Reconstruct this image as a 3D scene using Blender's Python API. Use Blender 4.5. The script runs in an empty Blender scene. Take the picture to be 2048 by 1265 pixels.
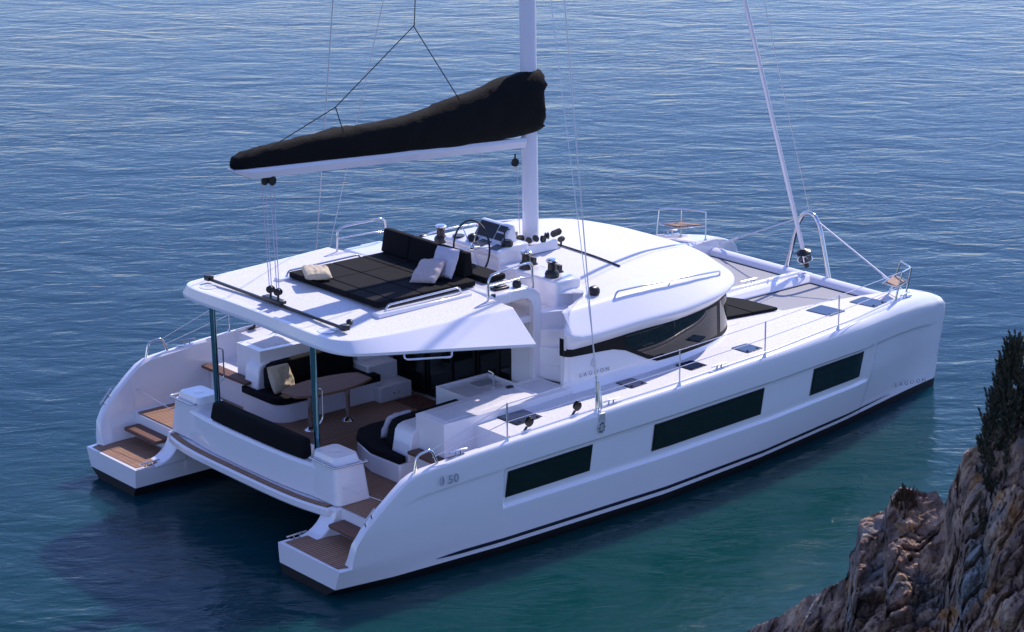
import bpy, bmesh, math, random
from mathutils import Vector, Matrix, noise
from math import radians as R, sin, cos, pi, sqrt, exp
random.seed(7)
S = bpy.context.scene
COL = S.collection

# ------------------------------------------------------------------ camera
cam_d = bpy.data.cameras.new('camera'); cam = bpy.data.objects.new('camera', cam_d); COL.objects.link(cam)
cam.location = (-18.462, -29.684, 13.826)
yaw, pitch, roll = 0.87254, 0.28758, -0.00676
fw = Vector((cos(yaw)*cos(pitch), sin(yaw)*cos(pitch), -sin(pitch)))
rt = Vector((sin(yaw), -cos(yaw), 0)); up = rt.cross(fw)
r2 = rt*cos(roll)+up*sin(roll); u2 = up*cos(roll)-rt*sin(roll)
cam.rotation_euler = Matrix((r2, u2, -fw)).transposed().to_euler()
cam_d.sensor_width = 36; cam_d.lens = 4630.3/2048*36
cam_d.clip_start = 0.5; cam_d.clip_end = 20000
cam_d.dof.use_dof = True; cam_d.dof.focus_distance = 37.5; cam_d.dof.aperture_fstop = 6.3
S.camera = cam

# ------------------------------------------------------------------ light
SUN_EL, SUN_AZ = R(42), R(18)
world = bpy.data.worlds.new('World'); S.world = world; world.use_nodes = True
wn = world.node_tree.nodes; wl = world.node_tree.links; wn.clear()
sky = wn.new('ShaderNodeTexSky'); sky.sky_type = 'NISHITA'; sky.sun_disc = False
sky.sun_elevation = SUN_EL; sky.sun_rotation = pi/2-SUN_AZ; sky.air_density = 1.0; sky.dust_density = 0.0; sky.ozone_density = 3.0
bg = wn.new('ShaderNodeBackground'); bg.inputs['Strength'].default_value = 0.15
tint = wn.new('ShaderNodeMix'); tint.data_type = 'RGBA'; tint.blend_type = 'MULTIPLY'; tint.inputs['Factor'].default_value = 1
wtc = wn.new('ShaderNodeTexCoord'); wsp = wn.new('ShaderNodeSeparateXYZ'); wl.new(wtc.outputs['Generated'], wsp.inputs[0])
wrm = wn.new('ShaderNodeValToRGB'); we = wrm.color_ramp.elements
we[0].position = .0; we[0].color = (.62, .62, .78, 1); we[1].position = .55; we[1].color = (1.17, .98, 1.24, 1); wk = we.new(.2); wk.color = (.66, .67, .88, 1)
wl.new(wsp.outputs['Z'], wrm.inputs[0]); wl.new(wrm.outputs[0], tint.inputs['B'])
wo = wn.new('ShaderNodeOutputWorld')
wl.new(sky.outputs[0], tint.inputs['A']); wl.new(tint.outputs['Result'], bg.inputs['Color']); wl.new(bg.outputs[0], wo.inputs[0])
sun_d = bpy.data.lights.new('sun', 'SUN'); sun = bpy.data.objects.new('sun', sun_d); COL.objects.link(sun)
sun_d.energy = 3.3; sun_d.angle = R(0.6); sun_d.color = (1.0, 0.89, 0.80)
sun.rotation_euler = Vector((cos(SUN_EL)*cos(SUN_AZ), cos(SUN_EL)*sin(SUN_AZ), sin(SUN_EL))).to_track_quat('Z', 'Y').to_euler()
sun.location = (30, 10, 30)
S.view_settings.view_transform = 'Standard'; S.view_settings.look = 'None'
S.view_settings.exposure = 0.58; S.view_settings.gamma = 1

# ------------------------------------------------------------------ materials
def mat(name, col, rough=.5, metal=0, spec=None, coat=0, noise_amt=0, nscale=8, bump=0, bscale=60):
    m = bpy.data.materials.new(name); m.use_nodes = True
    nt = m.node_tree; p = nt.nodes['Principled BSDF']
    p.inputs['Base Color'].default_value = (*col, 1); p.inputs['Roughness'].default_value = rough
    p.inputs['Metallic'].default_value = metal
    if spec is not None: p.inputs['Specular IOR Level'].default_value = spec
    p.inputs['Coat Weight'].default_value = coat; p.inputs['Coat Roughness'].default_value = .06
    tc = nt.nodes.new('ShaderNodeTexCoord')
    if noise_amt:
        n = nt.nodes.new('ShaderNodeTexNoise'); n.inputs['Scale'].default_value = nscale; n.inputs['Detail'].default_value = 5
        r = nt.nodes.new('ShaderNodeMapRange'); r.inputs[3].default_value = 1-noise_amt; r.inputs[4].default_value = 1+noise_amt*.6
        mx = nt.nodes.new('ShaderNodeMix'); mx.data_type = 'RGBA'; mx.blend_type = 'MULTIPLY'; mx.inputs['Factor'].default_value = 1
        mx.inputs['A'].default_value = (*col, 1)
        nt.links.new(tc.outputs['Object'], n.inputs['Vector']); nt.links.new(n.outputs[0], r.inputs[0])
        nt.links.new(r.outputs[0], mx.inputs['B']); nt.links.new(mx.outputs['Result'], p.inputs['Base Color'])
    if bump:
        n2 = nt.nodes.new('ShaderNodeTexNoise'); n2.inputs['Scale'].default_value = bscale; n2.inputs['Detail'].default_value = 3
        b = nt.nodes.new('ShaderNodeBump'); b.inputs['Strength'].default_value = bump; b.inputs['Distance'].default_value = .01
        nt.links.new(tc.outputs['Object'], n2.inputs['Vector']); nt.links.new(n2.outputs[0], b.inputs['Height'])
        nt.links.new(b.outputs[0], p.inputs['Normal'])
    return m

GEL = mat('gelcoat', (.85, .825, .865), .16, coat=.8, noise_amt=.035, nscale=1.2, bump=.05, bscale=2.2)
SKID = mat('nonskid', (.73, .72, .75), .65, noise_amt=.46, nscale=38, bump=.35, bscale=90)
ANTI = mat('antifouling', (.012, .012, .014), .5, noise_amt=.3, nscale=6)
STRIPE = mat('stripe_paint', (.02, .022, .035), .3)
STEEL = mat('polished_steel', (.62, .63, .66), .14, metal=1)
ALU = mat('white_spar_paint', (.76, .75, .82), .3, coat=.4)
BLACKP = mat('black_plastic', (.012, .012, .013), .35)
RUBBER = mat('black_rubber', (.01, .01, .01), .6)
CHROME = mat('chrome', (.75, .76, .78), .08, metal=1)
ROPE_B = mat('black_rope', (.01, .01, .011), .8)
ROPE_W = mat('pale_rope', (.5, .48, .6), .8)
WIRE = mat('stainless_wire', (.62, .62, .68), .35, metal=.5)
GREYLET = mat('grey_lettering', (.30, .31, .37), .3)
BRUSHED = mat('brushed_steel', (.6, .6, .64), .5, metal=.8)
FABRIC = mat('black_fabric', (.0075, .0072, .009), .85, spec=.15, noise_amt=.25, nscale=3, bump=.25, bscale=260)
GLASSB = mat('dark_glass', (.005, .009, .009), .03, spec=.7)
GLASSH = mat('hatch_glass', (.014, .022, .06), .05, spec=.8)
FRAMEB = mat('black_frame', (.008, .008, .009), .3)
POST = mat('tinted_post_steel', (.20, .36, .40), .12, metal=1)
LINEN_P = mat('pink_linen', (.52, .43, .42), .9, noise_amt=.12, nscale=14, bump=.4, bscale=120)
LINEN_L = mat('lilac_linen', (.55, .52, .60), .9, noise_amt=.1, nscale=14, bump=.4, bscale=120)
LINEN_B = mat('beige_linen', (.56, .47, .34), .9, noise_amt=.12, nscale=14, bump=.4, bscale=120)
SCREEN = mat('screen_glass', (.004, .004, .005), .08)
LAMPW = mat('lamp_cover', (.6, .58, .52), .4)

def teak_mat(name, a, b, caulk, pitch_w, gap, ax=1):
    m = bpy.data.materials.new(name); m.use_nodes = True; nt = m.node_tree; p = nt.nodes['Principled BSDF']
    L = nt.links.new
    tc = nt.nodes.new('ShaderNodeTexCoord'); sp = nt.nodes.new('ShaderNodeSeparateXYZ'); L(tc.outputs['Object'], sp.inputs[0])
    dv = nt.nodes.new('ShaderNodeMath'); dv.operation = 'DIVIDE'; dv.inputs[1].default_value = pitch_w; L(sp.outputs[ax], dv.inputs[0])
    fr = nt.nodes.new('ShaderNodeMath'); fr.operation = 'FRACT'; L(dv.outputs[0], fr.inputs[0])
    lt = nt.nodes.new('ShaderNodeMath'); lt.operation = 'LESS_THAN'; lt.inputs[1].default_value = gap; L(fr.outputs[0], lt.inputs[0])
    fl = nt.nodes.new('ShaderNodeMath'); fl.operation = 'FLOOR'; L(dv.outputs[0], fl.inputs[0])
    wn_ = nt.nodes.new('ShaderNodeTexWhiteNoise'); wn_.noise_dimensions = '1D'; L(fl.outputs[0], wn_.inputs['W'])
    mp = nt.nodes.new('ShaderNodeMapping'); mp.inputs['Scale'].default_value = (3, 60, 10) if ax == 1 else (60, 3, 10); L(tc.outputs['Object'], mp.inputs[0])
    n = nt.nodes.new('ShaderNodeTexNoise'); n.inputs['Scale'].default_value = 1; n.inputs['Detail'].default_value = 4; L(mp.outputs[0], n.inputs['Vector'])
    ad = nt.nodes.new('ShaderNodeMath'); ad.operation = 'MULTIPLY_ADD'; ad.inputs[1].default_value = .45; L(wn_.outputs['Value'], ad.inputs[0]); L(n.outputs[0], ad.inputs[2])
    sb = nt.nodes.new('ShaderNodeMath'); sb.operation = 'SUBTRACT'; sb.inputs[1].default_value = .25; sb.use_clamp = True; L(ad.outputs[0], sb.inputs[0])
    mx = nt.nodes.new('ShaderNodeMix'); mx.data_type = 'RGBA'; mx.inputs['A'].default_value = (*a, 1); mx.inputs['B'].default_value = (*b, 1); L(sb.outputs[0], mx.inputs['Factor'])
    m2 = nt.nodes.new('ShaderNodeMix'); m2.data_type = 'RGBA'; m2.inputs['B'].default_value = (*caulk, 1); L(lt.outputs[0], m2.inputs['Factor']); L(mx.outputs['Result'], m2.inputs['A'])
    L(m2.outputs['Result'], p.inputs['Base Color']); p.inputs['Roughness'].default_value = .6
    return m
TEAK = teak_mat('teak_planks', (.29, .145, .085), (.42, .235, .14), (.03, .016, .013), .0625, .26)
WOOD = teak_mat('brown_wood', (.17, .075, .042), (.30, .15, .085), (.05, .024, .015), .11, .04)
WOODY = teak_mat('brown_wood_across', (.105, .04, .024), (.17, .072, .043), (.05, .024, .015), .2, .0, 0)
SEATW = teak_mat('pulpit_seat_teak', (.30, .16, .09), (.42, .25, .15), (.05, .03, .02), .07, .12)

def net_mat():
    m = bpy.data.materials.new('trampoline_net'); m.use_nodes = True; nt = m.node_tree; p = nt.nodes['Principled BSDF']; L = nt.links.new
    tc = nt.nodes.new('ShaderNodeTexCoord'); sp = nt.nodes.new('ShaderNodeSeparateXYZ'); L(tc.outputs['Object'], sp.inputs[0])
    outs = []
    for ax in (0, 1):
        a = nt.nodes.new('ShaderNodeMath'); a.operation = 'MULTIPLY'; a.inputs[1].default_value = 2*pi/.04; L(sp.outputs[ax], a.inputs[0])
        s = nt.nodes.new('ShaderNodeMath'); s.operation = 'SINE'; L(a.outputs[0], s.inputs[0]); outs.append(s)
    mu = nt.nodes.new('ShaderNodeMath'); mu.operation = 'MULTIPLY'; L(outs[0].outputs[0], mu.inputs[0]); L(outs[1].outputs[0], mu.inputs[1])
    rp = nt.nodes.new('ShaderNodeMapRange'); rp.inputs[1].default_value = -1; rp.inputs[3].default_value = .24; rp.inputs[4].default_value = .40; L(mu.outputs[0], rp.inputs[0])
    cb = nt.nodes.new('ShaderNodeCombineColor'); L(rp.outputs[0], cb.inputs[0]); L(rp.outputs[0], cb.inputs[1])
    m3 = nt.nodes.new('ShaderNodeMath'); m3.operation = 'MULTIPLY'; m3.inputs[1].default_value = 1.06; L(rp.outputs[0], m3.inputs[0]); L(m3.outputs[0], cb.inputs[2])
    L(cb.outputs[0], p.inputs['Base Color']); p.inputs['Roughness'].default_value = .8
    return m
NET = net_mat()

def water_mat():
    m = bpy.data.materials.new('sea_water'); m.use_nodes = True; nt = m.node_tree; p = nt.nodes['Principled BSDF']; L = nt.links.new
    tc = nt.nodes.new('ShaderNodeTexCoord')
    sp = nt.nodes.new('ShaderNodeVectorMath'); sp.operation = 'DISTANCE'; sp.inputs[1].default_value = (4, -11, 0); L(tc.outputs['Object'], sp.inputs[0])
    n0 = nt.nodes.new('ShaderNodeTexNoise'); n0.inputs['Scale'].default_value = .10; n0.inputs['Detail'].default_value = 4; L(tc.outputs['Object'], n0.inputs['Vector'])
    na = nt.nodes.new('ShaderNodeMath'); na.operation = 'MULTIPLY_ADD'; na.inputs[1].default_value = 12; L(n0.outputs[0], na.inputs[0]); L(sp.outputs['Value'], na.inputs[2])
    dp = nt.nodes.new('ShaderNodeMapRange'); dp.interpolation_type = 'SMOOTHSTEP'; dp.inputs[1].default_value = 9; dp.inputs[2].default_value = 27; L(na.outputs[0], dp.inputs[0])
    mx = nt.nodes.new('ShaderNodeMix'); mx.data_type = 'RGBA'; mx.inputs['A'].default_value = (.003, .042, .038, 1); mx.inputs['B'].default_value = (.0025, .033, .056, 1)
    L(dp.outputs[0], mx.inputs['Factor']); L(mx.outputs['Result'], p.inputs['Base Color'])
    p.inputs['Roughness'].default_value = .06; p.inputs['IOR'].default_value = 1.33; p.inputs['Specular IOR Level'].default_value = .18
    p.subsurface_method = 'BURLEY'; p.inputs['Subsurface Weight'].default_value = 1; p.inputs['Subsurface Radius'].default_value = (.35, .6, .7); p.inputs['Subsurface Scale'].default_value = .9
    prev = None
    wm = nt.nodes.new('ShaderNodeMapping'); wm.inputs['Scale'].default_value = (.045, .09, 1); wm.inputs['Rotation'].default_value = (0, 0, .5); L(tc.outputs['Object'], wm.inputs[0])
    wn2 = nt.nodes.new('ShaderNodeTexNoise'); wn2.inputs['Scale'].default_value = 1; wn2.inputs['Detail'].default_value = 4; L(wm.outputs[0], wn2.inputs['Vector'])
    wind = nt.nodes.new('ShaderNodeMapRange'); wind.inputs[1].default_value = .3; wind.inputs[2].default_value = .7; wind.inputs[3].default_value = .45; wind.inputs[4].default_value = 1.0; L(wn2.outputs[0], wind.inputs[0])
    # crests run across the view: stretched along the crest direction
    for sc, st, rot, dist, det in ((.45, 1.8, -.55, .10, 2), (1.6, 2.0, -.80, .045, 3), (5.0, 1.8, -.64, .015, 4)):
        mp = nt.nodes.new('ShaderNodeMapping'); mp.inputs['Rotation'].default_value = (0, 0, -(yaw-pi/2)+rot+.70)
        mp2 = nt.nodes.new('ShaderNodeMapping'); mp2.inputs['Scale'].default_value = (sc/st, sc, 1)
        L(tc.outputs['Object'], mp.inputs[0]); L(mp.outputs[0], mp2.inputs[0])
        n = nt.nodes.new('ShaderNodeTexNoise'); n.inputs['Scale'].default_value = 1; n.inputs['Detail'].default_value = det; n.inputs['Roughness'].default_value = .55; n.inputs['Distortion'].default_value = .8
        L(mp2.outputs[0], n.inputs['Vector'])
        b = nt.nodes.new('ShaderNodeBump'); b.inputs['Strength'].default_value = .9; b.inputs['Distance'].default_value = dist
        L(n.outputs[0], b.inputs['Height']); L(wind.outputs[0], b.inputs['Strength'])
        if prev: L(prev.outputs[0], b.inputs['Normal'])
        prev = b
    L(prev.outputs[0], p.inputs['Normal'])
    return m
WATER = water_mat()

def rock_mat():
    m = bpy.data.materials.new('cliff_rock'); m.use_nodes = True; nt = m.node_tree; p = nt.nodes['Principled BSDF']; L = nt.links.new
    tc = nt.nodes.new('ShaderNodeTexCoord')
    def nz(scale, det, dist=0):
        n = nt.nodes.new('ShaderNodeTexNoise'); n.inputs['Scale'].default_value = scale; n.inputs['Detail'].default_value = det; n.inputs['Distortion'].default_value = dist
        L(tc.outputs['Object'], n.inputs['Vector']); return n
    r = nt.nodes.new('ShaderNodeValToRGB'); e = r.color_ramp.elements
    e[0].position = .30; e[0].color = (.045, .027, .022, 1); e[1].position = .68; e[1].color = (.56, .38, .26, 1)
    k = e.new(.5); k.color = (.26, .165, .125, 1)
    L(nz(4.5, 9, .6).outputs[0], r.inputs[0])
    r2_ = nt.nodes.new('ShaderNodeValToRGB'); e = r2_.color_ramp.elements
    e[0].position = .56; e[0].color = (0, 0, 0, 1); e[1].position = .66; e[1].color = (1, 1, 1, 1)
    L(nz(.9, 4, .8).outputs[0], r2_.inputs[0])
    mx = nt.nodes.new('ShaderNodeMix'); mx.data_type = 'RGBA'; mx.inputs['B'].default_value = (.24, .26, .26, 1)
    L(r2_.outputs[0], mx.inputs['Factor']); L(r.outputs[0], mx.inputs['A'])
    r3 = nt.nodes.new('ShaderNodeValToRGB'); e = r3.color_ramp.elements
    e[0].position = .57; e[0].color = (0, 0, 0, 1); e[1].position = .70; e[1].color = (1, 1, 1, 1)
    L(nz(2.3, 6, 1.2).outputs[0], r3.inputs[0])
    m2 = nt.nodes.new('ShaderNodeMix'); m2.data_type = 'RGBA'; m2.inputs['B'].default_value = (.42, .20, .07, 1)
    L(r3.outputs[0], m2.inputs['Factor']); L(mx.outputs['Result'], m2.inputs['A'])
    L(m2.outputs['Result'], p.inputs['Base Color']); p.inputs['Roughness'].default_value = .9
    b = nt.nodes.new('ShaderNodeBump'); b.inputs['Strength'].default_value = 1; b.inputs['Distance'].default_value = .09
    L(nz(14, 8).outputs[0], b.inputs['Height']); L(b.outputs[0], p.inputs['Normal'])
    return m
ROCK = rock_mat()

# ------------------------------------------------------------------ helpers
def bm_(): return bmesh.new()
def finish(name, bm, mats, parent=None, smooth=35, bevel=0, segs=2, recentre=False, recalc=True):
    if recalc: bmesh.ops.recalc_face_normals(bm, faces=bm.faces)
    me = bpy.data.meshes.new(name); bm.to_mesh(me); bm.free()
    if not isinstance(mats, (list, tuple)): mats = [mats]
    for m in mats: me.materials.append(m)
    o = bpy.data.objects.new(name, me); COL.objects.link(o)
    if smooth:
        me.polygons.foreach_set('use_smooth', [True]*len(me.polygons))
        me.set_sharp_from_angle(angle=R(smooth))
    if bevel:
        md = o.modifiers.new('bevel', 'BEVEL'); md.width = bevel; md.segments = segs; md.limit_method = 'ANGLE'; md.angle_limit = R(40)
        md.harden_normals = False
    if recentre:
        xs = [v.co for v in me.vertices]
        c = Vector(((min(v.x for v in xs)+max(v.x for v in xs))/2, (min(v.y for v in xs)+max(v.y for v in xs))/2, min(v.z for v in xs)))
        me.transform(Matrix.Translation(-c)); o.location = c
    if parent: o.parent = parent
    return o
def tag(o, label, cat, group=None):
    o['label'] = label; o['category'] = cat
    if group: o['group'] = group
    return o
def box(bm, x0, x1, y0, y1, z0, z1, mi=0):
    v = [bm.verts.new((x, y, z)) for z in (z0, z1) for y in (y0, y1) for x in (x0, x1)]
    for f in ((0, 2, 3, 1), (4, 5, 7, 6), (0, 1, 5, 4), (2, 6, 7, 3), (0, 4, 6, 2), (1, 3, 7, 5)):
        bm.faces.new([v[i] for i in f]).material_index = mi
def prism(bm, pts, z0, z1, mi=0, top=None):
    a = [bm.verts.new((p[0], p[1], z0)) for p in pts]
    b = [bm.verts.new(((top[i][0], top[i][1], z1) if top else (p[0], p[1], z1))) for i, p in enumerate(pts)]
    n = len(pts)
    bm.faces.new(a[::-1]).material_index = mi; bm.faces.new(b).material_index = mi
    for i in range(n): bm.faces.new((a[i], a[(i+1) % n], b[(i+1) % n], b[i])).material_index = mi
def extr(bm, pts, axis, a0, a1, mi=0):
    """polygon given in the two other axes, extruded along axis"""
    def mk(p, a): return (a, p[0], p[1]) if axis == 0 else ((p[0], a, p[1]) if axis == 1 else (p[0], p[1], a))
    a = [bm.verts.new(mk(p, a0)) for p in pts]; b = [bm.verts.new(mk(p, a1)) for p in pts]; n = len(pts)
    bm.faces.new(a).material_index = mi; bm.faces.new(b[::-1]).material_index = mi
    for i in range(n): bm.faces.new((a[i], b[i], b[(i+1) % n], a[(i+1) % n])).material_index = mi
def rpoly(x0, x1, y0, y1, r, n=5):
    """rounded rectangle; r one radius or four (x0y0, x1y0, x1y1, x0y1)"""
    rs = r if isinstance(r, (list, tuple)) else (r,)*4
    out = []
    for (cx, cy, a0), q in zip(((x0, y0, pi), (x1, y0, 1.5*pi), (x1, y1, 0), (x0, y1, .5*pi)), rs):
        sx = 1 if cx == x0 else -1; sy = 1 if cy == y0 else -1
        if q <= 0: out.append((cx, cy)); continue
        for i in range(n+1):
            a = a0+i/n*pi/2; out.append((cx+sx*q+q*cos(a), cy+sy*q+q*sin(a)))
    return out
def loft(bm, loops, closed=True, mi=None, caps=(False, False)):
    V = [[bm.verts.new(p) for p in l] for l in loops]; n = len(V[0])
    for i in range(len(V)-1):
        for j in range(n if closed else n-1):
            q = (V[i][j], V[i][(j+1) % n], V[i+1][(j+1) % n], V[i+1][j])
            try: f = bm.faces.new(q)
            except ValueError: continue
            if mi: f.material_index = mi(i, j)
    if caps[0]: bm.faces.new(V[0][::-1])
    if caps[1]: bm.faces.new(V[-1])
    return V
def smooth_path(pts, rad, n=5):
    P = [Vector(p) for p in pts]; out = [P[0]]
    for a, b, c in zip(P, P[1:], P[2:]):
        d1 = (a-b); d2 = (c-b); r = min(rad, d1.length*.49, d2.length*.49)
        s = b+d1.normalized()*r; e = b+d2.normalized()*r
        for i in range(n+1):
            t = i/n; out.append(s*(1-t)**2+b*2*t*(1-t)+e*t*t)
    out.append(P[-1]); return out
def tube(bm, pts, r, n=8, closed=False, mi=0, rad=0, r1=None):
    P = smooth_path(pts, rad) if rad else [Vector(p) for p in pts]
    m = len(P); T = []
    for i in range(m):
        a = P[i-1] if (i or closed) else P[i]; b = P[(i+1) % m] if (i < m-1 or closed) else P[i]
        T.append((b-a).normalized())
    u = T[0].orthogonal().normalized(); loops = []
    for i in range(m):
        u = (u-T[i]*u.dot(T[i])).normalized(); w = T[i].cross(u)
        rr = r if r1 is None else r+(r1-r)*i/max(1, m-1)
        loops.append([bm.verts.new(P[i]+(u*cos(2*pi*k/n)+w*sin(2*pi*k/n))*rr) for k in range(n)])
    for i in range(m if closed else m-1):
        for k in range(n):
            bm.faces.new((loops[i][k], loops[i][(k+1) % n], loops[(i+1) % m][(k+1) % n], loops[(i+1) % m][k])).material_index = mi
    if not closed:
        bm.faces.new(loops[0][::-1]).material_index = mi; bm.faces.new(loops[-1]).material_index = mi
def lathe(bm, prof, c, n=20, mi=0, M=None):
    """prof: (r,z) from bottom to top"""
    L = []
    for r, z in prof:
        ring = []
        for k in range(n):
            v = Vector((r*cos(2*pi*k/n), r*sin(2*pi*k/n), z))
            if M: v = M @ v
            ring.append(bm.verts.new(v+Vector(c)))
        L.append(ring)
    for a, b in zip(L, L[1:]):
        for k in range(n): bm.faces.new((a[k], a[(k+1) % n], b[(k+1) % n], b[k])).material_index = mi
    bm.faces.new(L[0][::-1]).material_index = mi; bm.faces.new(L[-1]).material_index = mi
def sheet(bm, pts, z, th=.012, mi=0): prism(bm, pts, z-th, z, mi)
def itp(x, tab):
    if x <= tab[0][0]: return tab[0][1]
    for (a, p), (b, q) in zip(tab, tab[1:]):
        if x <= b: return p+(q-p)*(x-a)/(b-a) if b > a else q
    return tab[-1][1]
def sst(x, a, b):
    t = max(0, min(1, (x-a)/(b-a))); return t*t*(3-2*t)
def part(name, m, parent, build, smooth=35, bevel=0, segs=2):
    bm = bm_(); build(bm); return finish(name, bm, m, parent, smooth, bevel, segs)

def block(bm, c, r=.05, h=1.5, ax=(0, 1, 0)):
    M = Matrix.Translation(c) @ Vector((0, 0, 1)).rotation_difference(Vector(ax)).to_matrix().to_4x4()
    for w in (-.028, .018):
        q = bm_(); lathe(q, [(r, w), (r*1.02, w+.005), (r, w+.012)], (0, 0, 0), 14)
        bmesh.ops.transform(q, matrix=M @ Matrix.Diagonal((1, 1.25, 1, 1)), verts=q.verts)
        me = bpy.data.meshes.new('t'); q.to_mesh(me); q.free(); bm.from_mesh(me); bpy.data.meshes.remove(me)
    q = bm_(); lathe(q, [(r*.8, -.02), (r*.8, .02)], (0, 0, 0), 12); bmesh.ops.transform(q, matrix=M, verts=q.verts)
    me = bpy.data.meshes.new('t'); q.to_mesh(me); q.free(); bm.from_mesh(me); bpy.data.meshes.remove(me)
# ================================================================== SEA
bm = bm_()
for (a, b, c, d) in ((-6000, 6000, -6000, 6000),):
    bm.faces.new([bm.verts.new(p) for p in ((a, c, 0), (b, c, 0), (b, d, 0), (a, d, 0))])
o = finish('water', bm, WATER, smooth=0); o['kind'] = 'structure'; o['label'] = 'rippled blue green sea'

# ================================================================== CATAMARAN
boat = bpy.data.objects.new('catamaran', None); COL.objects.link(boat)
tag(boat, 'white sailing catamaran lying at anchor with black furled mainsail and wide flat roof', 'catamaran')

# ---- hull shape
ZT = [(0, .48), (.215, .48), (.225, .66), (.27, .88), (.4, 1.08), (.64, 1.31), (.93, 1.55), (1.12, 1.69), (1.28, 1.755), (1.45, 1.785), (2.4, 1.85), (3.1, 1.88), (5, 1.95), (6.7, 2.0), (8.8, 2.06),
      (10.9, 2.09), (12.8, 2.09), (13.4, 2.06), (13.9, 1.99), (14.25, 1.90), (14.5, 1.79), (14.66, 1.66), (14.75, 1.45)]
YO_X = [0, 1, 3, 6.5, 9, 11.5, 13, 14, 14.45, 14.65, 14.75]
YO_Z = [-.7, -.25, 0, .13, .48, 1.0, 1.8]
YO = [[2.9, 3.1, 3.32, 3.54, 3.68, 3.78, 3.83], [2.95, 3.3, 3.6, 3.70, 3.79, 3.85, 3.87], [3.0, 3.5, 3.78, 3.83, 3.86, 3.90, 3.93], [3.0, 3.5, 3.80, 3.85, 3.88, 3.93, 3.96],
      [2.95, 3.35, 3.58, 3.65, 3.74, 3.84, 3.90], [2.88, 3.05, 3.24, 3.29, 3.40, 3.56, 3.66], [2.8, 2.88, 2.97, 3.01, 3.09, 3.22, 3.34], [2.75, 2.78, 2.82, 2.84, 2.88, 2.97, 3.08],
      [2.74, 2.75, 2.77, 2.78, 2.81, 2.87, 2.94], [2.735, 2.74, 2.75, 2.755, 2.77, 2.81, 2.85], [2.72]*7]
def yo(x, z):
    col = []
    for row in YO: col.append(itp(z, list(zip(YO_Z, row))))
    return itp(x, list(zip(YO_X, col)))
YI = [(0, 2.07), (9, 2.05), (11, 2.02), (12, 2.14), (12.9, 2.36), (13.6, 2.47), (14.2, 2.56), (14.6, 2.66), (14.75, 2.72)]
def ztop(x): return itp(x, ZT)
def stem(z): return 14.65+.14*max(0, min(z, 1.4))
def inset(x, f):
    box_ = sst(f, .345, .378)*(1-sst(f, .745, .778))
    m1 = sst(x, 2.96, 3.06)*(1-sst(x, 11.86, 11.97))*box_
    lo = 1-sst(f, .745, .778)
    m2 = sst(x, 11.97, 12.06)*(1-sst(x, 13.6, 14.5))*lo
    m3 = (1-sst(x, 2.90, 2.97))*sst(x, .9, 1.6)*lo
    return .05*m1+.022*m2+.014*m3
xs = [0, .1, .2, .215, .225, .245, .27, .33, .4, .5, .64, .78, .93, .945, .955, 1.03, 1.12, 1.2, 1.28, 1.36, 1.45, 1.7, 2.0, 2.3, 2.55, 2.57, 2.8, 2.92, 2.96, 2.98, 3.0, 3.02, 3.04, 3.06, 3.1, 3.24, 3.26]
xs += [3.4+.28*i for i in range(30)]
xs += [11.75, 11.86, 11.89, 11.92, 11.95, 11.98, 12.01, 12.04, 12.07, 12.2, 12.4, 12.6, 12.8, 13.0, 13.2, 13.4, 13.6, 13.75, 13.9, 14.05, 14.15, 14.25, 14.35, 14.43, 14.5, 14.56, 14.61, 14.66, 14.70, 14.73, 14.75]
FR = [0, .08, .16, .24, .30, .335, .348, .358, .368, .38, .42, .48, .54, .60, .66, .71, .742, .753, .763, .775, .79, .83, .88, .93, 1]
def floors(x):
    """outer floor level, step level, deck level"""
    zd = ztop(x)-.045
    if x < .95: return (.465, .465)
    if x < 2.56: return (.885, .885)
    if x < 3.25: return (1.42, 1.42)
    return (zd, zd)
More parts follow.
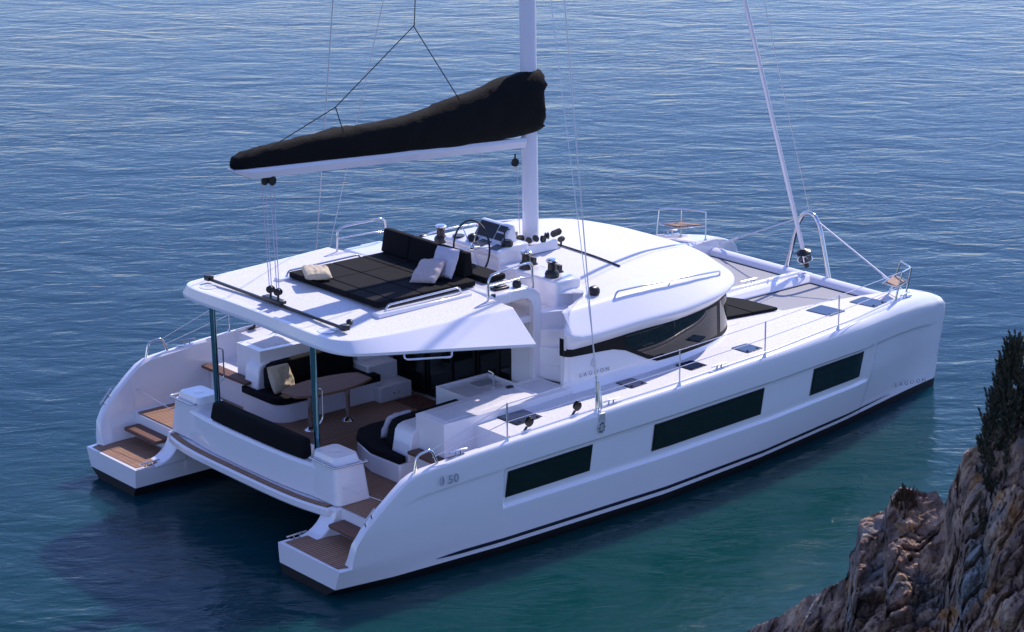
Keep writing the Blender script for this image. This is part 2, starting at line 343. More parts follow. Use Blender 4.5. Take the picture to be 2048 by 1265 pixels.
def hull_loop(x, s):
    zt = ztop(x); P = []; r = itp(x, [(0, .015), (.215, .015), (.225, .05), (1.4, .06), (9, .09), (12, .16), (14, .26), (14.75, .3)])
    r = min(r, max(.002, (yo(x, zt)-itp(x, YI))*.48))
    def put(y, z):
        k = (x/14.75)**6
        P.append((x+k*(stem(z)-14.75), s*y, z))
    kel = itp(x, [(0, 2.85), (14.75, 2.72)])
    put(kel, -.95 if x > 1 else -.15-.8*x)
    kz = max(0, min(1, x/1.2))
    put(itp(x, [(0, 3.1), (1, 3.2), (6, 3.25), (14.75, 2.72)]), -.4*kz-.06)
    for z in (0, .154, .156): put(yo(x, z), z)
    zb, za = .24, zt-r
    za = max(za, zb+.05)
    for f in FR:
        z = zb+(za-zb)*f; put(yo(x, z)-inset(x, f), z)
    ya = yo(x, zt)
    for i in (1, 2, 3, 4): put(ya-r+r*cos(i*pi/8), za+(zt-za)*sin(i*pi/8))
    ya -= r
    z0, z1 = floors(x)
    yi = itp(x, YI)
    if x < .22:
        yq_ = yo(x, .66)-.05
        for q in (yq_-.07, yq_-.11, yo(x, .465)-.2, yo(x, .465)-.22, 2.9, 2.8, 2.6, yi+.1): put(min(q, ya-.001), zt-.0005)
        put(yi+.01, zt-.002)
    elif x < 2.56:
        put(ya-.07, zt); put(ya-.11, zt-.045); put(min(yo(x, z0)-.2, ya-.115), z0+.02); put(min(yo(x, z0)-.22, ya-.13), z0)
        put(2.9, z0); put(2.8, z0); put(2.6, z1); put(yi+.1, z1); put(yi+.01, z1)
    else:
        nar = max(0.002, ya-yi)
        a = min(.05, nar*.1); b = min(.085, nar*.18); c = min(.2, nar*.3)
        flat = sst(x, 13.3, 13.9)
        zz = z0 if x < 3.25 else zt-.045*(1-flat)
        put(ya-a, zt); put(ya-b, zz); put(ya-c, zz)
        for q in (.25, .5, .72, .84): put(ya-c+(yi+min(.14, nar*.1)-ya+c)*q, zz)
        put(yi+min(.12, nar*.09), zz); put(yi+.002, zz-min(.1, nar*.08))
    zi = (zt if x < .22 else .475) if x < .95 else (.885 if x < 2.56 else z1)
    for z in (zi-.14, .3*zi+.15, .156, .154, 0, -.35*kz-.06):
        w = itp(z, [(-.5, .42), (0, .1), (.13, .04), (.5, 0), (3, 0)])*itp(x, [(0, 1), (12, 1), (14.75, 0)])
        put(min(yi+w, kel), z)
    return P
def make_hull(s):
    bm = bm_(); L = [hull_loop(x, s) for x in xs]
    nout = 5+len(FR)+4
    n = len(L[0])
    def mi(i, j):
        if j <= 2 or j >= n-4: return 1
        x = xs[i]
        if 3.25 <= x < 13.35 and nout+2 <= j <= nout+6: return 2
        if 2.56 <= x < 3.24 and nout+2 <= j <= nout+6: return 2
        return 0
    V = loft(bm, L, True, mi)
    f = bm.faces.new(V[0])
    r_ = bmesh.ops.bisect_plane(bm, geom=[f]+list(f.edges)+list(f.verts), plane_co=(0, 0, .155), plane_no=(0, 0, 1), dist=.0005)
    for g in bm.faces:
        if all(v.co.x < .02 for v in g.verts) and g.calc_center_median().z < .15: g.material_index = 1
    bmesh.ops.remove_doubles(bm, verts=bm.verts, dist=.0004)
    return finish('hull', bm, [GEL, ANTI, SKID], boat, 32)
hulls = {s: make_hull(s) for s in (-1, 1)}
def fz(x, f): r = itp(x, [(0, .015), (.225, .05), (1.4, .06), (9, .09), (12, .16), (14, .26)]); return .24+(ztop(x)-r-.24)*f
# black transom bottoms
for s in (-1, 1):
    H = hulls[s]
    # windows let into the topsides
    for (xa, xb, f0, f1) in ((3.08, 4.83, .45, .72), (6.17, 8.80, .445, .72), (10.16, 11.66, .445, .73)):
        bm = bm_()
        def strip(g, off, mi, back=None):
            nseg = 14; rows = []
            for i in range(nseg+1):
                x0 = xa+g+(xb-xa-2*g)*i/nseg
                col = []
                for f in (f0+g*.62, f1-g*.62):
                    lean = -.05*(f-f0)/(f1-f0)+.03
                    x = x0-lean*1.0
                    z = fz(x, f); col.append((x, s*(yo(x, z)-.05+off), z))
                rows.append(col)
            V = [[bm.verts.new(p) for p in c] for c in rows]
            for i in range(nseg): bm.faces.new((V[i][0], V[i+1][0], V[i+1][1], V[i][1])).material_index = mi
        strip(0, .010, 0); strip(.045, .014, 1)
        finish('hull_window', bm, [FRAMEB, GLASSB], H, 30, recalc=False)
    # dark line above the waterline
    bm = bm_(); rows = []
    X = [1.75+.25*i for i in range(46)]
    for i, x in enumerate(X):
        t = min(1, i/1.5, (45-i)/8+.05); z = .255
        rows.append([(x, s*(yo(x, z-.03*t)+.004), z-.028*t-.004), (x, s*(yo(x, z+.03*t)+.004), z+.028*t)])
    V = [[bm.verts.new(p) for p in c] for c in rows]
    for a, b in zip(V, V[1:]): bm.faces.new((a[0], b[0], b[1], a[1]))
    finish('waterline_stripe', bm, STRIPE, H, 30, recalc=False)
    tr = [(3.2+.3*i, ) for i in range(34)]
    part('toe_rail', GEL, H, lambda bm: tube(bm, [(x, s*(yo(x, 1.9)-.055-itp(x, [(9, .09), (12, .16)])), ztop(x)+.008) for (x,) in tr], .024, 8), smooth=60)
    # swim platform and walkway teak
    part('platform_teak', TEAK, H, lambda bm: sheet(bm, [(.07, s*2.17), (.05, s*3.56), (.2, s*3.62), (.24, s*3.54), (.9, s*3.54), (.9, s*2.48), (.62, s*2.40), (.5, s*2.17)], .487))
    part('walkway_teak', TEAK, H, lambda bm: sheet(bm, [(.985, s*2.42), (.985, s*3.58), (2.5, s*3.60), (2.5, s*2.30), (1.6, s*2.2), (1.56, s*2.42)], .906))
    part('step_tread', WOODY, H, lambda bm: extr(bm, [(.66, .66), (.64, .70), (.66, .73), (.95, .73), (.95, .66)], 1, s*2.5, s*3.5), bevel=.012)
    part('step_plank', WOODY, H, lambda bm: box(bm, 2.36, 2.6, *sorted((s*2.28, s*3.66)), 1.40, 1.45), bevel=.01)
    # concave fairing from platform up to the stern beam
    bm = bm_(); prof = [(.40+.46*sin(t*pi/2), .475+.41*(1-cos(t*pi/2))**.9) for t in [i/8 for i in range(9)]]
    prof = [(.38, .44)]+prof+[(1.0, .89), (1.0, .44)]
    extr(bm, prof, 1, s*2.06, s*2.42); finish('stern_fairing', bm, GEL, H, 50, bevel=.03)
    # cleats along the toe rail
    for (cx, cy, dz, ang) in ((2.18, 3.80, 0, 0), (5.3, 3.82, 0, 0), (7.75, 3.80, 0, -.03), (13.25, 3.10, 0, -.2)):
        z = ztop(cx); bm = bm_()
        M = Matrix.Translation((cx, s*cy, z)) @ Matrix.Rotation(-s*ang*-1, 4, 'Z')
        q = bm_()
        tube(bm, [(-.17, 0, .075), (-.06, 0, .085), (.06, 0, .085), (.17, 0, .075)], .014)
        for k in (-.05, .05): tube(bm, [(k, 0, 0), (k, 0, .08)], .014)
        box(bm, -.22, .22, -.025, .025, -.005, .008)
        bmesh.ops.transform(bm, matrix=M, verts=bm.verts); q.free()
        finish('cleat', bm, STEEL, H)
    # transom corner cleats
    part('cleat', STEEL, H, lambda bm: (tube(bm, [(.12, s*2.13, .545), (.50, s*2.13, .545)], .014), tube(bm, [(.26, s*2.13, .47), (.26, s*2.13, .55)], .012), tube(bm, [(.37, s*2.13, .47), (.37, s*2.13, .55)], .012)))
    part('cleat', STEEL, H, lambda bm: (tube(bm, [(.36, s*3.76, 1.14), (.60, s*3.78, 1.37)], .014), tube(bm, [(.44, s*3.76, 1.12), (.42, s*3.76, 1.2)], .012), tube(bm, [(.55, s*3.77, 1.22), (.53, s*3.77, 1.3)], .012)))
    # boarding handles on the wing tops
    part('boarding_handle', STEEL, H, lambda bm: tube(bm, [(1.33, s*3.80, 1.75), (1.39, s*3.80, 2.02), (1.66, s*3.80, 2.06), (1.78, s*3.80, 1.79)], .022, rad=.08), smooth=60)
    # guard line across the stern gate
    part('gate_line', WIRE, H, lambda bm: (tube(bm, [(1.05, s*3.68, 1.28), (1.03, s*2.2, 1.18)], .006, 5), lathe(bm, [(.025, 0), (.025, .02)], (1.05, s*3.68, 1.27), 8)))
    # stanchions and guard wires
    st = [(3.1, 3.86), (4.9, 3.90), (6.75, 3.89), (8.8, 3.84), (10.85, 3.64)]
    for (x, y) in st:
        z = ztop(x); part('stanchion', STEEL, H, lambda bm: (tube(bm, [(x, s*y, z-.03), (x, s*y, z+.60)], .0125), lathe(bm, [(.035, 0), (.03, .02), (.018, .05)], (x, s*y, z-.01), 10)))
    for h in (.59, .30):
        path = [(1.68, s*3.80, 2.04 if h > .5 else 1.92)]+[(x, s*y, ztop(x)+h) for x, y in st]+[(13.03, s*3.17, 2.61 if h > .5 else 2.34)]
        part('guard_wire', WIRE, H, lambda bm: tube(bm, path, .007, 5))

# emblem + figure near the stern of each hull, lettering at each bow
def text_mesh(txt, size, ext=.003, space=1.0):
    cu = bpy.data.curves.new('lettering', 'FONT'); cu.body = txt; cu.size = size; cu.extrude = ext; cu.space_character = space; cu.align_x = 'LEFT'
    ob = bpy.data.objects.new('lettering', cu); COL.objects.link(ob)
    dg = bpy.context.evaluated_depsgraph_get(); me = bpy.data.meshes.new_from_object(ob.evaluated_get(dg))
    bpy.data.objects.remove(ob); b = bmesh.new(); b.from_mesh(me); bpy.data.meshes.remove(me); return b
def emblem(bm, c, h):
    """open crescent ring with a half sail inside, in the xz plane"""
    loops = []
    for i in range(25):
        a = R(95)+R(175)*i/24; w = h*.05*sin(pi*i/24)+.001
        loops.append([(c[0]+(h/2-w)*.62*cos(a), (h/2-w)*sin(a)), (c[0]+(h/2+w)*.62*cos(a), (h/2+w)*sin(a))])
    for y in (0,):
        V = [[bm.verts.new((p[0], c[1], c[2]+p[1])) for p in l] for l in loops]
        for a, b in zip(V, V[1:]): bm.faces.new((a[0], b[0], b[1], a[1]))
    n = 14; left = [(c[0]+h*.02, c[2]-h*.55+h*1.12*i/n) for i in range(n+1)]
    right = [(c[0]+h*.02+h*.25*sin(pi*min(1, i/n*.98+.02))**.7, c[2]-h*.55+h*1.12*i/n) for i in range(n+1)]
    A = [bm.verts.new((p[0], c[1], p[1])) for p in left]; B = [bm.verts.new((p[0], c[1], p[1])) for p in right]
    for i in range(n): bm.faces.new((A[i], B[i], B[i+1], A[i+1]))
for s in (-1,):
    H = hulls[s]
    b = text_mesh('50', .19, space=1.15)
    bmesh.ops.transform(b, matrix=Matrix.Translation((1.88, -3.925, 1.48)) @ Matrix.Rotation(R(-1.5), 4, 'Z') @ Matrix.Rotation(R(90), 4, 'X'), verts=b.verts)
    finish('hull_lettering', b, GREYLET, H, 0, recalc=False)
    b = bm_(); emblem(b, (1.77, -3.921, 1.555), .15); finish('emblem', b, GREYLET, H, 0, recalc=False)
    b = text_mesh('LAGOON', .115, space=1.7)
    bmesh.ops.transform(b, matrix=Matrix.Translation((13.12, -3.06, .37)) @ Matrix.Rotation(R(-13), 4, 'Z') @ Matrix.Rotation(R(90+5), 4, 'X'), verts=b.verts)
    finish('bow_lettering', b, GREYLET, H, 0, recalc=False)

# ---- bridge deck and cockpit floor
def aft_curve(off=0, n=24, ym=2.3):
    return [(.62+.17*(abs(-ym+2*ym*i/n)/2.3)**4+off, -ym+2*ym*i/n) for i in range(n+1)]
bm = bm_()
prism(bm, aft_curve()+[(11.0, 2.2), (11.0, -2.2)], .74, .885); finish('bridge_deck', bm, GEL, boat, 30, bevel=.03)
bridge = part('foredeck', [GEL, SKID], boat, lambda bm: (prism(bm, [(5.5, -2.12), (9.5, -2.12), (11.2, -2.1), (11.15, -1.6), (11.05, 0), (11.15, 1.6), (11.2, 2.1), (9.5, 2.12), (5.5, 2.12)], .9, 1.985),
                                                        sheet(bm, [(9.4, -2.06), (11.05, -2.05), (11.0, 0), (11.05, 2.05), (9.4, 2.06)], 1.992, mi=1)), bevel=.03)
part('cockpit_floor', TEAK, boat, lambda bm: (sheet(bm, [(1.5, -2.3), (5.24, -2.3), (5.24, 2.3), (1.5, 2.3)], .905)))
A = aft_curve(.03, ym=2.25); Bq = aft_curve(.135, ym=2.25)
part('stern_strip_teak', TEAK, boat, lambda bm: prism(bm, A+Bq[::-1], .888, .906))
part('deck_grating', WOODY, boat, lambda bm: [box(bm, 4.72+.075*i, 4.72+.075*i+.05, -.8, 1.1, .905, .918) for i in range(7)]+[box(bm, 4.7, 5.22, -.8+.09*i, -.8+.09*i+.04, .904, .916) for i in range(22)])
# stern bulwark with bench, rounded corner lockers
bm = bm_()
W = [(.80+.14*(abs(y)/2.0)**3, y) for y in [-2.0+.2*i for i in range(21)]]
prism(bm, W+[(1.5, 2.0), (1.5, -2.0)], .89, 1.43, top=[(x+.03, y) for x, y in W]+[(1.5, 2.0), (1.5, -2.0)]); finish('stern_bulwark', bm, GEL, boat, 40, bevel=.05, segs=3)
for s in (-1, 1):
    bm = bm_()
    b0 = rpoly(.90, 1.56, 1.62, 2.42, (.12, .06, .1, .12)); b1 = rpoly(.94, 1.51, 1.62, 2.33, (.12, .06, .1, .12))
    prism(bm, [(x, s*y) for x, y in b0], .9, 1.50, top=[(x, s*y) for x, y in b1])
    lk = finish('corner_locker', bm, GEL, boat, 40, bevel=.02)
    bm = bm_(); l0 = rpoly(.97, 1.48, 1.62, 2.28, .09); l1 = rpoly(1.0, 1.45, 1.65, 2.24, .09)
    prism(bm, [(x, s*y) for x, y in l0], 1.505, 1.63, top=[(x, s*y) for x, y in l1])
    lathe(bm, [(.085, 0), (.085, .002), (.06, .004)], (1.22, s*1.95, 1.631), 20)
    finish('locker_lid', bm, GEL, lk, 40, bevel=.03, segs=3)
    part('locker_rail', STEEL, lk, lambda bm: tube(bm, [(.98, s*1.66, 1.53), (.90, s*1.68, 1.53), (.89, s*2.36, 1.53), (1.5, s*2.42, 1.53), (1.5, s*2.34, 1.53)], .017, rad=.07), smooth=60)

# ---- side lockers between cockpit and side decks
for s in (-1, 1):
    bm = bm_()
    prism(bm, [(2.62, s*2.18), (5.3, s*2.0), (5.3, s*2.88), (2.62, s*2.9)], .9, 1.99)
    sheet(bm, [(2.76, s*2.30), (4.6, s*2.2), (4.6, s*2.76), (2.76, s*2.80)], 1.996, mi=1)
    sheet(bm, [(4.72, s*2.18), (5.26, s*2.16), (5.26, s*2.72), (4.72, s*2.74)], 1.996, mi=1)
    finish('side_locker', bm, [GEL, SKID], boat, 40, bevel=.07, segs=4)
part('engine_switch', BLACKP, boat, lambda bm: box(bm, 4.52, 4.64, -2.2, -2.12, 1.99, 2.02), bevel=.008)

# ---- cockpit furniture bases
st_base = rpoly(2.42, 4.6, 1.36, 2.5, (.28, .05, .05, .05), 7)
part('settee_base', GEL, boat, lambda bm: prism(bm, st_base, .9, 1.24), bevel=.02)
bm = bm_()
extr(bm, [(2.47, 1.24), (2.52, 1.70), (2.58, 1.77), (2.68, 1.80), (4.9, 1.84), (4.9, 1.24)], 1, 2.08, 2.5); finish('settee_coaming', bm, GEL, boat, 40, bevel=.035, segs=3)
for k, (a, b, c, d, z) in enumerate(((4.42, 5.12, 1.17, 1.7, 1.19), (4.45, 5.1, 1.55, 2.1, 1.48), (4.5, 5.2, 1.9, 2.4, 1.78))):
    part('cockpit_step', GEL, boat, lambda bm: box(bm, a, b, c, d, .9, z), bevel=.02)
for i in (0, 1): part('step_light', CHROME, boat, lambda bm: lathe(bm, [(.014, 0), (.014, .012)], (4.72+.1*i, 1.17, 1.04), 8, M=Matrix.Rotation(R(90), 4, 'X')))
lb = [(2.24, -2.24), (2.22, -1.5), (2.40, -.90), (2.62, -.68), (2.85, -.62), (3.95, -.62), (3.95, -2.24)]
part('lounge_base', GEL, boat, lambda bm: prism(bm, lb[::-1], .9, 1.23), bevel=.03)
bm = bm_()
extr(bm, [(2.42, 1.23), (2.50, 1.66), (2.56, 1.73), (2.66, 1.76), (4.05, 1.80), (4.05, 1.23)], 1, -2.24, -1.78); finish('lounge_coaming', bm, GEL, boat, 40, bevel=.02, segs=3)
bm = bm_()
GX0, GX1, GY0, GY1, GZ = 4.08, 5.2, -2.0, -.84, 1.80
for q in ((GX0, GX1, GY0, GY1, .9, GZ-.05), (GX0, GX1, GY1-.03, GY1, GZ-.05, GZ), (GX0, GX0+.03, GY0, GY1-.03, GZ-.05, GZ), (GX1-.03, GX1, GY0, GY1-.03, GZ-.05, GZ)): box(bm, *q)
gal = finish('cockpit_counter', bm, GEL, boat, 40, bevel=.008)
bm = bm_()
for q in ((4.65, 5.12, -1.28, -.95, GZ-.052, GZ-.046), ): box(bm, *q)
box(bm, 4.68, 5.09, -1.25, -.98, GZ-.045, GZ-.042, 1)
finish('sink', bm, [GEL, mat('sink_bowl', (.4, .4, .44), .3)], gal, 30)
part('tap', STEEL, gal, lambda bm: (tube(bm, [(4.93, -1.32, GZ-.05), (4.93, -1.32, GZ+.16), (4.93, -1.2, GZ+.17)], .013, rad=.03), tube(bm, [(4.88, -1.36, GZ-.03), (5.02, -1.36, GZ-.02)], .01)))

# ---- saloon cabin
half = [(5.28, 2.70), (5.34, 2.77), (5.5, 2.80), (6.5, 2.86), (7.4, 2.88), (8.1, 2.82), (8.7, 2.70), (9.2, 2.47), (9.55, 2.18), (9.8, 1.80), (9.95, 1.35), (10.05, .8), (10.08, 0)]
def dens(pl, k=4):
    out = []
    n = len(pl)
    for i in range(n-1):
        p0 = Vector(pl[max(0, i-1)]); p1 = Vector(pl[i]); p2 = Vector(pl[i+1]); p3 = Vector(pl[min(n-1, i+2)])
        for j in range(k):
            t = j/k; out.append(tuple(.5*((2*p1)+(p2-p0)*t+(2*p0-5*p1+4*p2-p3)*t*t+(3*p1-p0-3*p2+p3)*t**3)))
    out.append(pl[-1]); return out
halfd = dens(half)
ring = [(x, -y) for x, y in halfd]+[(x, y) for x, y in halfd[::-1][1:]]      # starboard aft -> bow -> port aft
def off(pl, d):
    out = []
    for i in range(len(pl)):
        a = Vector(pl[max(0, i-1)]); b = Vector(pl[min(len(pl)-1, i+1)]); t = (b-a).normalized(); n_ = Vector((t.y, -t.x))
        out.append((pl[i][0]+n_.x*d, pl[i][1]+n_.y*d))
    return out
bm = bm_()
lv = [(1.86, .16), (1.96, .10), (2.02, .03), (2.10, .0), (2.45, -.012), (2.9, -.03)]
loft(bm, [[(p[0], p[1], z) for p in off(ring, d)] for z, d in lv], False)
aftw = [(5.28, -2.7, 1.86), (5.28, -2.7, 2.9), (5.28, -2.62, 2.9), (5.28, -2.62, 1.86)]
bm.faces.new([bm.verts.new(p) for p in aftw])
cabin = finish('saloon', bm, GEL, boat, 40)
# saloon aft bulkhead with sliding doors
bm = bm_()
box(bm, 5.27, 5.40, -1.95, -1.37, .9, 3.4); box(bm, 5.27, 5.40, 1.94, 2.7, .9, 3.2); box(bm, 5.27, 5.40, -1.37, 1.94, 2.92, 3.3)
box(bm, 5.42, 5.48, -1.37, 1.94, .9, 2.92)
finish('aft_bulkhead', bm, GEL, cabin, 30, bevel=.02)
ys = [-1.36, -.98, -.40, .28, 1.0, 1.93]
for i in range(5):
    bm = bm_(); y0, y1 = ys[i]+.004, ys[i+1]-.004; x = 5.285+(.03 if i % 2 else 0)
    for q in ((x, x+.05, y0, y0+.055, .93, 2.9), (x, x+.05, y1-.055, y1, .93, 2.9), (x, x+.05, y0+.055, y1-.055, .93, 1.0), (x, x+.05, y0+.055, y1-.055, 2.83, 2.9)): box(bm, *q)
    dr = finish('sliding_door', bm, FRAMEB, cabin, 30)
    part('door_pane', GLASSB, cabin, lambda bm: box(bm, x+.02, x+.032, y0+.055, y1-.055, 1.0, 2.83))
# wrap round dark glazing
def gz0(x): return itp(x, [(5.2, 2.50), (6.2, 2.47), (6.45, 2.42), (7.05, 2.12), (7.2, 2.075), (8.2, 2.075), (20, 2.075)])
bm = bm_()
rg = off(ring, .008); lo = [(p[0], p[1], gz0(p[0])) for p in rg]
def cabin_off(z): return itp(z, [(a, b) for a, b in lv])
rows = []
for k in range(5):
    row = []
    for i, p in enumerate(ring):
        z = gz0(p[0])+(2.80-gz0(p[0]))*k/4
        q = off(ring[max(0, i-1):i+2], cabin_off(z)+.009)[1 if i else 0]
        row.append((q[0], q[1], z))
    rows.append(row)
loft(bm, rows, False)
for s in (-1, 1):
    bm.faces.new([bm.verts.new(p) for p in ((5.275, s*2.705, 2.5), (5.275, s*2.705, 2.8), (5.275, s*2.60, 2.8), (5.275, s*2.60, 2.5))])
glz = finish('wraparound_glazing', bm, mat('matte_black_surround', (.008, .008, .009), .55, spec=.2), cabin, 40)
# glass panes standing proud of the black surround
def pane(i0, i1, za, zb, nm='cabin_window'):
    bm = bm_(); rows = []
    for k in (0, 1, 2):
        row = []
        for i in range(i0, i1+1):
            p = ring[i]; a = max(za, gz0(p[0])+.075); z = a+(zb-a)*k/2
            q = off(ring[max(0, i-1):i+2], cabin_off(z)+.014)[1 if i else 0]; row.append((q[0], q[1], z))
        rows.append(row)
    loft(bm, rows, False); return finish(nm, bm, GLASSB, glz, 40)
def idx(x, side):
    best = min(range(len(ring)), key=lambda i: abs(ring[i][0]-x)+(100 if ring[i][1]*side < 0 else 0)); return best
for side in (-1, 1):
    a, b = sorted((idx(6.45, side), idx(8.9, side))); pane(a, b, 2.14, 2.68)
    a, b = sorted((idx(9.0, side), idx(9.75, side))); pane(a+0, b, 2.14, 2.72)
mid = len(ring)//2
pane(idx(9.8, -1), mid-1, 2.14, 2.72); pane(mid+1, idx(9.8, 1), 2.14, 2.72)
# cabin side lettering, starboard
b = text_mesh('LAGOON', .10, space=1.8)
bmesh.ops.transform(b, matrix=Matrix.Translation((5.50, -2.838, 2.13)) @ Matrix.Rotation(R(-3), 4, 'Z') @ Matrix.Rotation(R(90), 4, 'X'), verts=b.verts)
finish('cabin_lettering', b, GREYLET, cabin, 0, recalc=False)
b = bm_(); emblem(b, (5.80, -2.852, 2.33), .15); finish('emblem', b, GREYLET, cabin, 0, recalc=False)
part('deck_lamp', LAMPW, cabin, lambda bm: lathe(bm, [(.07, 0), (.07, .03), (.05, .06)], (9.98, -1.42, 2.33), 12, M=Matrix.Rotation(R(90), 4, 'Y')), smooth=50)

# ---- coachroof (dome over the saloon)
lip = off(ring, .13)
def roof_h(x, y):
    d = 9
    for i in range(0, len(lip)-1):
        a = Vector(lip[i]); b = Vector(lip[i+1]); p = Vector((x, y)); t = max(0, min(1, (p-a).dot(b-a)/max(1e-9, (b-a).length_squared)))
        d = min(d, (p-a-(b-a)*t).length)
    f = itp(d, ROOFP)
    return rz(x, y, d), d
def rz(x, y, d): k = sst(x, 7.4, 9.6); return 2.79+.08*sst(x, 5.3, 7.2)+.07*k+itp(d, ROOFP)*(1-.16*k)
ROOFP = [(0, 0), (.012, .03), (.03, .052), (.06, .078), (.40, .365), (.44, .392), (.48, .408), (.55, .424), (.66, .443), (.8, .465), (1.1, .505), (1.5, .55), (2.0, .59), (3.0, .63), (5, .65)]
# starboard/port aft edges are cut by the two stairwells
def aft_edge(y):
    a = abs(y)
    return itp(a, [(0, 5.78), (1.0, 5.78), (1.85, 5.80), (1.95, 5.86), (2.05, 5.99), (2.15, 6.10), (2.25, 6.13), (2.31, 6.02), (2.36, 5.86), (2.43, 5.58), (2.5, 5.38), (2.57, 5.29), (2.65, 5.26), (2.78, 5.27), (2.86, 5.34), (2.92, 5.5), (2.96, 5.85), (2.99, 6.5)])
bm = bm_(); lay = bm.verts.layers.float.new('skid')
DS = [0, .012, .03, .06, .09, .16, .24, .32, .38, .41, .44, .48, .52, .58, .66, .75, .85, 1.0, 1.15]
def roof_ring(d):
    out = []
    for i, (x, y) in enumerate(off(ring, .13-d)):
        x = max(x, aft_edge(y))
        out.append((x, y))
    return out
RR = [roof_ring(d) for d in DS]
def skid_of(x, y, d): return max(0, min(1, .5+(min(d-.60-.1*sst(x, 8, 9), (x-6.32)*1.0, 2.2-abs(y)))*4))
rows = [[(x, y, rz(x, y, .0)-.19) for x, y in roof_ring(.155)], [(x, y, rz(x, y, 0)-.04) for x, y in roof_ring(.008)]]
V = [[bm.verts.new(p) for p in r] for r in rows]
for d, r in zip(DS, RR):
    L = []
    for x, y in r:
        v = bm.verts.new((x, y, rz(x, y, d))); v[lay] = skid_of(x, y, d); L.append(v)
    V.append(L)
n = len(ring)
for p, q in zip(V, V[1:]):
    for j in range(n-1):
        try: bm.faces.new((p[j], p[j+1], q[j+1], q[j]))
        except ValueError: pass
inner = V[-1]; hh = n//2; MS = 22; cap = []
for j in range(hh+1):
    A_, B_ = inner[j].co, inner[n-1-j].co; L = [inner[j]]
    for k in range(1, MS):
        t = k/MS; y = A_.y+(B_.y-A_.y)*t; x = A_.x
        if j < 8: x = max(x, aft_edge(y))
        if j == hh: L.append(inner[j]); continue
        d = roof_h(x, y)[1]; v = bm.verts.new((x, y, rz(x, y, max(1.15, d)))); v[lay] = skid_of(x, y, d); L.append(v)
    L.append(inner[n-1-j]); cap.append(L)
for p, q in zip(cap, cap[1:]):
    for k in range(MS):
        f = [p[k], q[k], q[k+1], p[k+1]]; g = []
        for v in f:
            if v not in g: g.append(v)
        if len(g) > 2:
            try: bm.faces.new(g)
            except ValueError: pass
# skirt down the aft edge and the two stairwells
edge = [r[0] for r in V]+cap[0][1:-1]+[r[-1] for r in V[::-1]]
low = []
for v in edge:
    a_ = abs(v.co.y); low.append(bm.verts.new((v.co.x, v.co.y, min(v.co.z-.002, 2.95 if a_ < 2.0 else (2.35 if a_ < 2.5 else 2.62)))))
for k in range(len(edge)-1): bm.faces.new((edge[k], edge[k+1], low[k+1], low[k]))
bmesh.ops.remove_doubles(bm, verts=bm.verts, dist=.001)
def roof_mat():
    m = mat('roof_gelcoat_nonskid', (.84, .82, .86), .25, coat=.6); nt = m.node_tree; L = nt.links.new; p = nt.nodes['Principled BSDF']
    at = nt.nodes.new('ShaderNodeAttribute'); at.attribute_name = 'skid'
    r = nt.nodes.new('ShaderNodeMapRange'); r.inputs[1].default_value = .47; r.inputs[2].default_value = .53; L(at.outputs['Fac'], r.inputs[0])
    tc = nt.nodes.new('ShaderNodeTexCoord'); n = nt.nodes.new('ShaderNodeTexNoise'); n.inputs['Scale'].default_value = 45; n.inputs['Detail'].default_value = 5; L(tc.outputs['Object'], n.inputs['Vector'])
    q = nt.nodes.new('ShaderNodeMapRange'); q.inputs[3].default_value = .72; q.inputs[4].default_value = 1.17; L(n.outputs[0], q.inputs[0])
    k = nt.nodes.new('ShaderNodeMix'); k.data_type = 'RGBA'; k.blend_type = 'MULTIPLY'; k.inputs['Factor'].default_value = 1; k.inputs['A'].default_value = (.70, .70, .74, 1); L(q.outputs[0], k.inputs['B'])
    m2 = nt.nodes.new('ShaderNodeMix'); m2.data_type = 'RGBA'; m2.inputs['A'].default_value = (.84, .82, .86, 1); L(r.outputs[0], m2.inputs['Factor']); L(k.outputs['Result'], m2.inputs['B']); L(m2.outputs['Result'], p.inputs['Base Color'])
    ro = nt.nodes.new('ShaderNodeMapRange'); ro.inputs[3].default_value = .28; ro.inputs[4].default_value = .65; L(r.outputs[0], ro.inputs[0]); L(ro.outputs[0], p.inputs['Roughness'])
    cw = nt.nodes.new('ShaderNodeMapRange'); cw.inputs[3].default_value = .6; cw.inputs[4].default_value = 0; L(r.outputs[0], cw.inputs[0]); L(cw.outputs[0], p.inputs['Coat Weight'])
    return m
coach = finish('coachroof', bm, [roof_mat()], boat, 48)
for s in (-1, 1):
    pts = [(x, s*y, roof_h(x, y)[0]+dz) for x, y, dz in ((6.52, 2.56, -.01), (6.58, 2.55, .085), (7.2, 2.59, .085), (7.76, 2.60, .08), (8.3, 2.565, .08), (8.75, 2.51, .08), (9.12, 2.42, .08), (9.14, 2.40, -.01))]
    def rail(bm):
        tube(bm, pts, .017, rad=.08)
        tube(bm, [(7.72, s*2.60, roof_h(7.72, 2.60)[0]-.01), (7.76, s*2.60, roof_h(7.76, 2.60)[0]+.08)], .013)
    part('grab_rail', STEEL, coach, rail, smooth=60)
    # deck light in a moulded pod
    z = roof_h(6.0, 2.58)[0]
    part('deck_light', BLACKP, coach, lambda bm: lathe(bm, [(.09, -.06), (.10, 0), (.07, .07)], (6.30, s*2.29, roof_h(6.30, 2.29)[0]+.05), 12, M=Matrix.Rotation(R(-70), 4, 'Y')), smooth=50)
tk = [(7.40+.034*i, .14-.30*i) for i in range(6)]+[(7.47, -1.66)]; tk = [(7.40+.07*(i/6), .14-1.80*i/6) for i in range(7)]
part('jib_track', BLACKP, coach, lambda bm: tube(bm, [(x, y, roof_h(x, y)[0]+.02) for x, y in tk], .017))
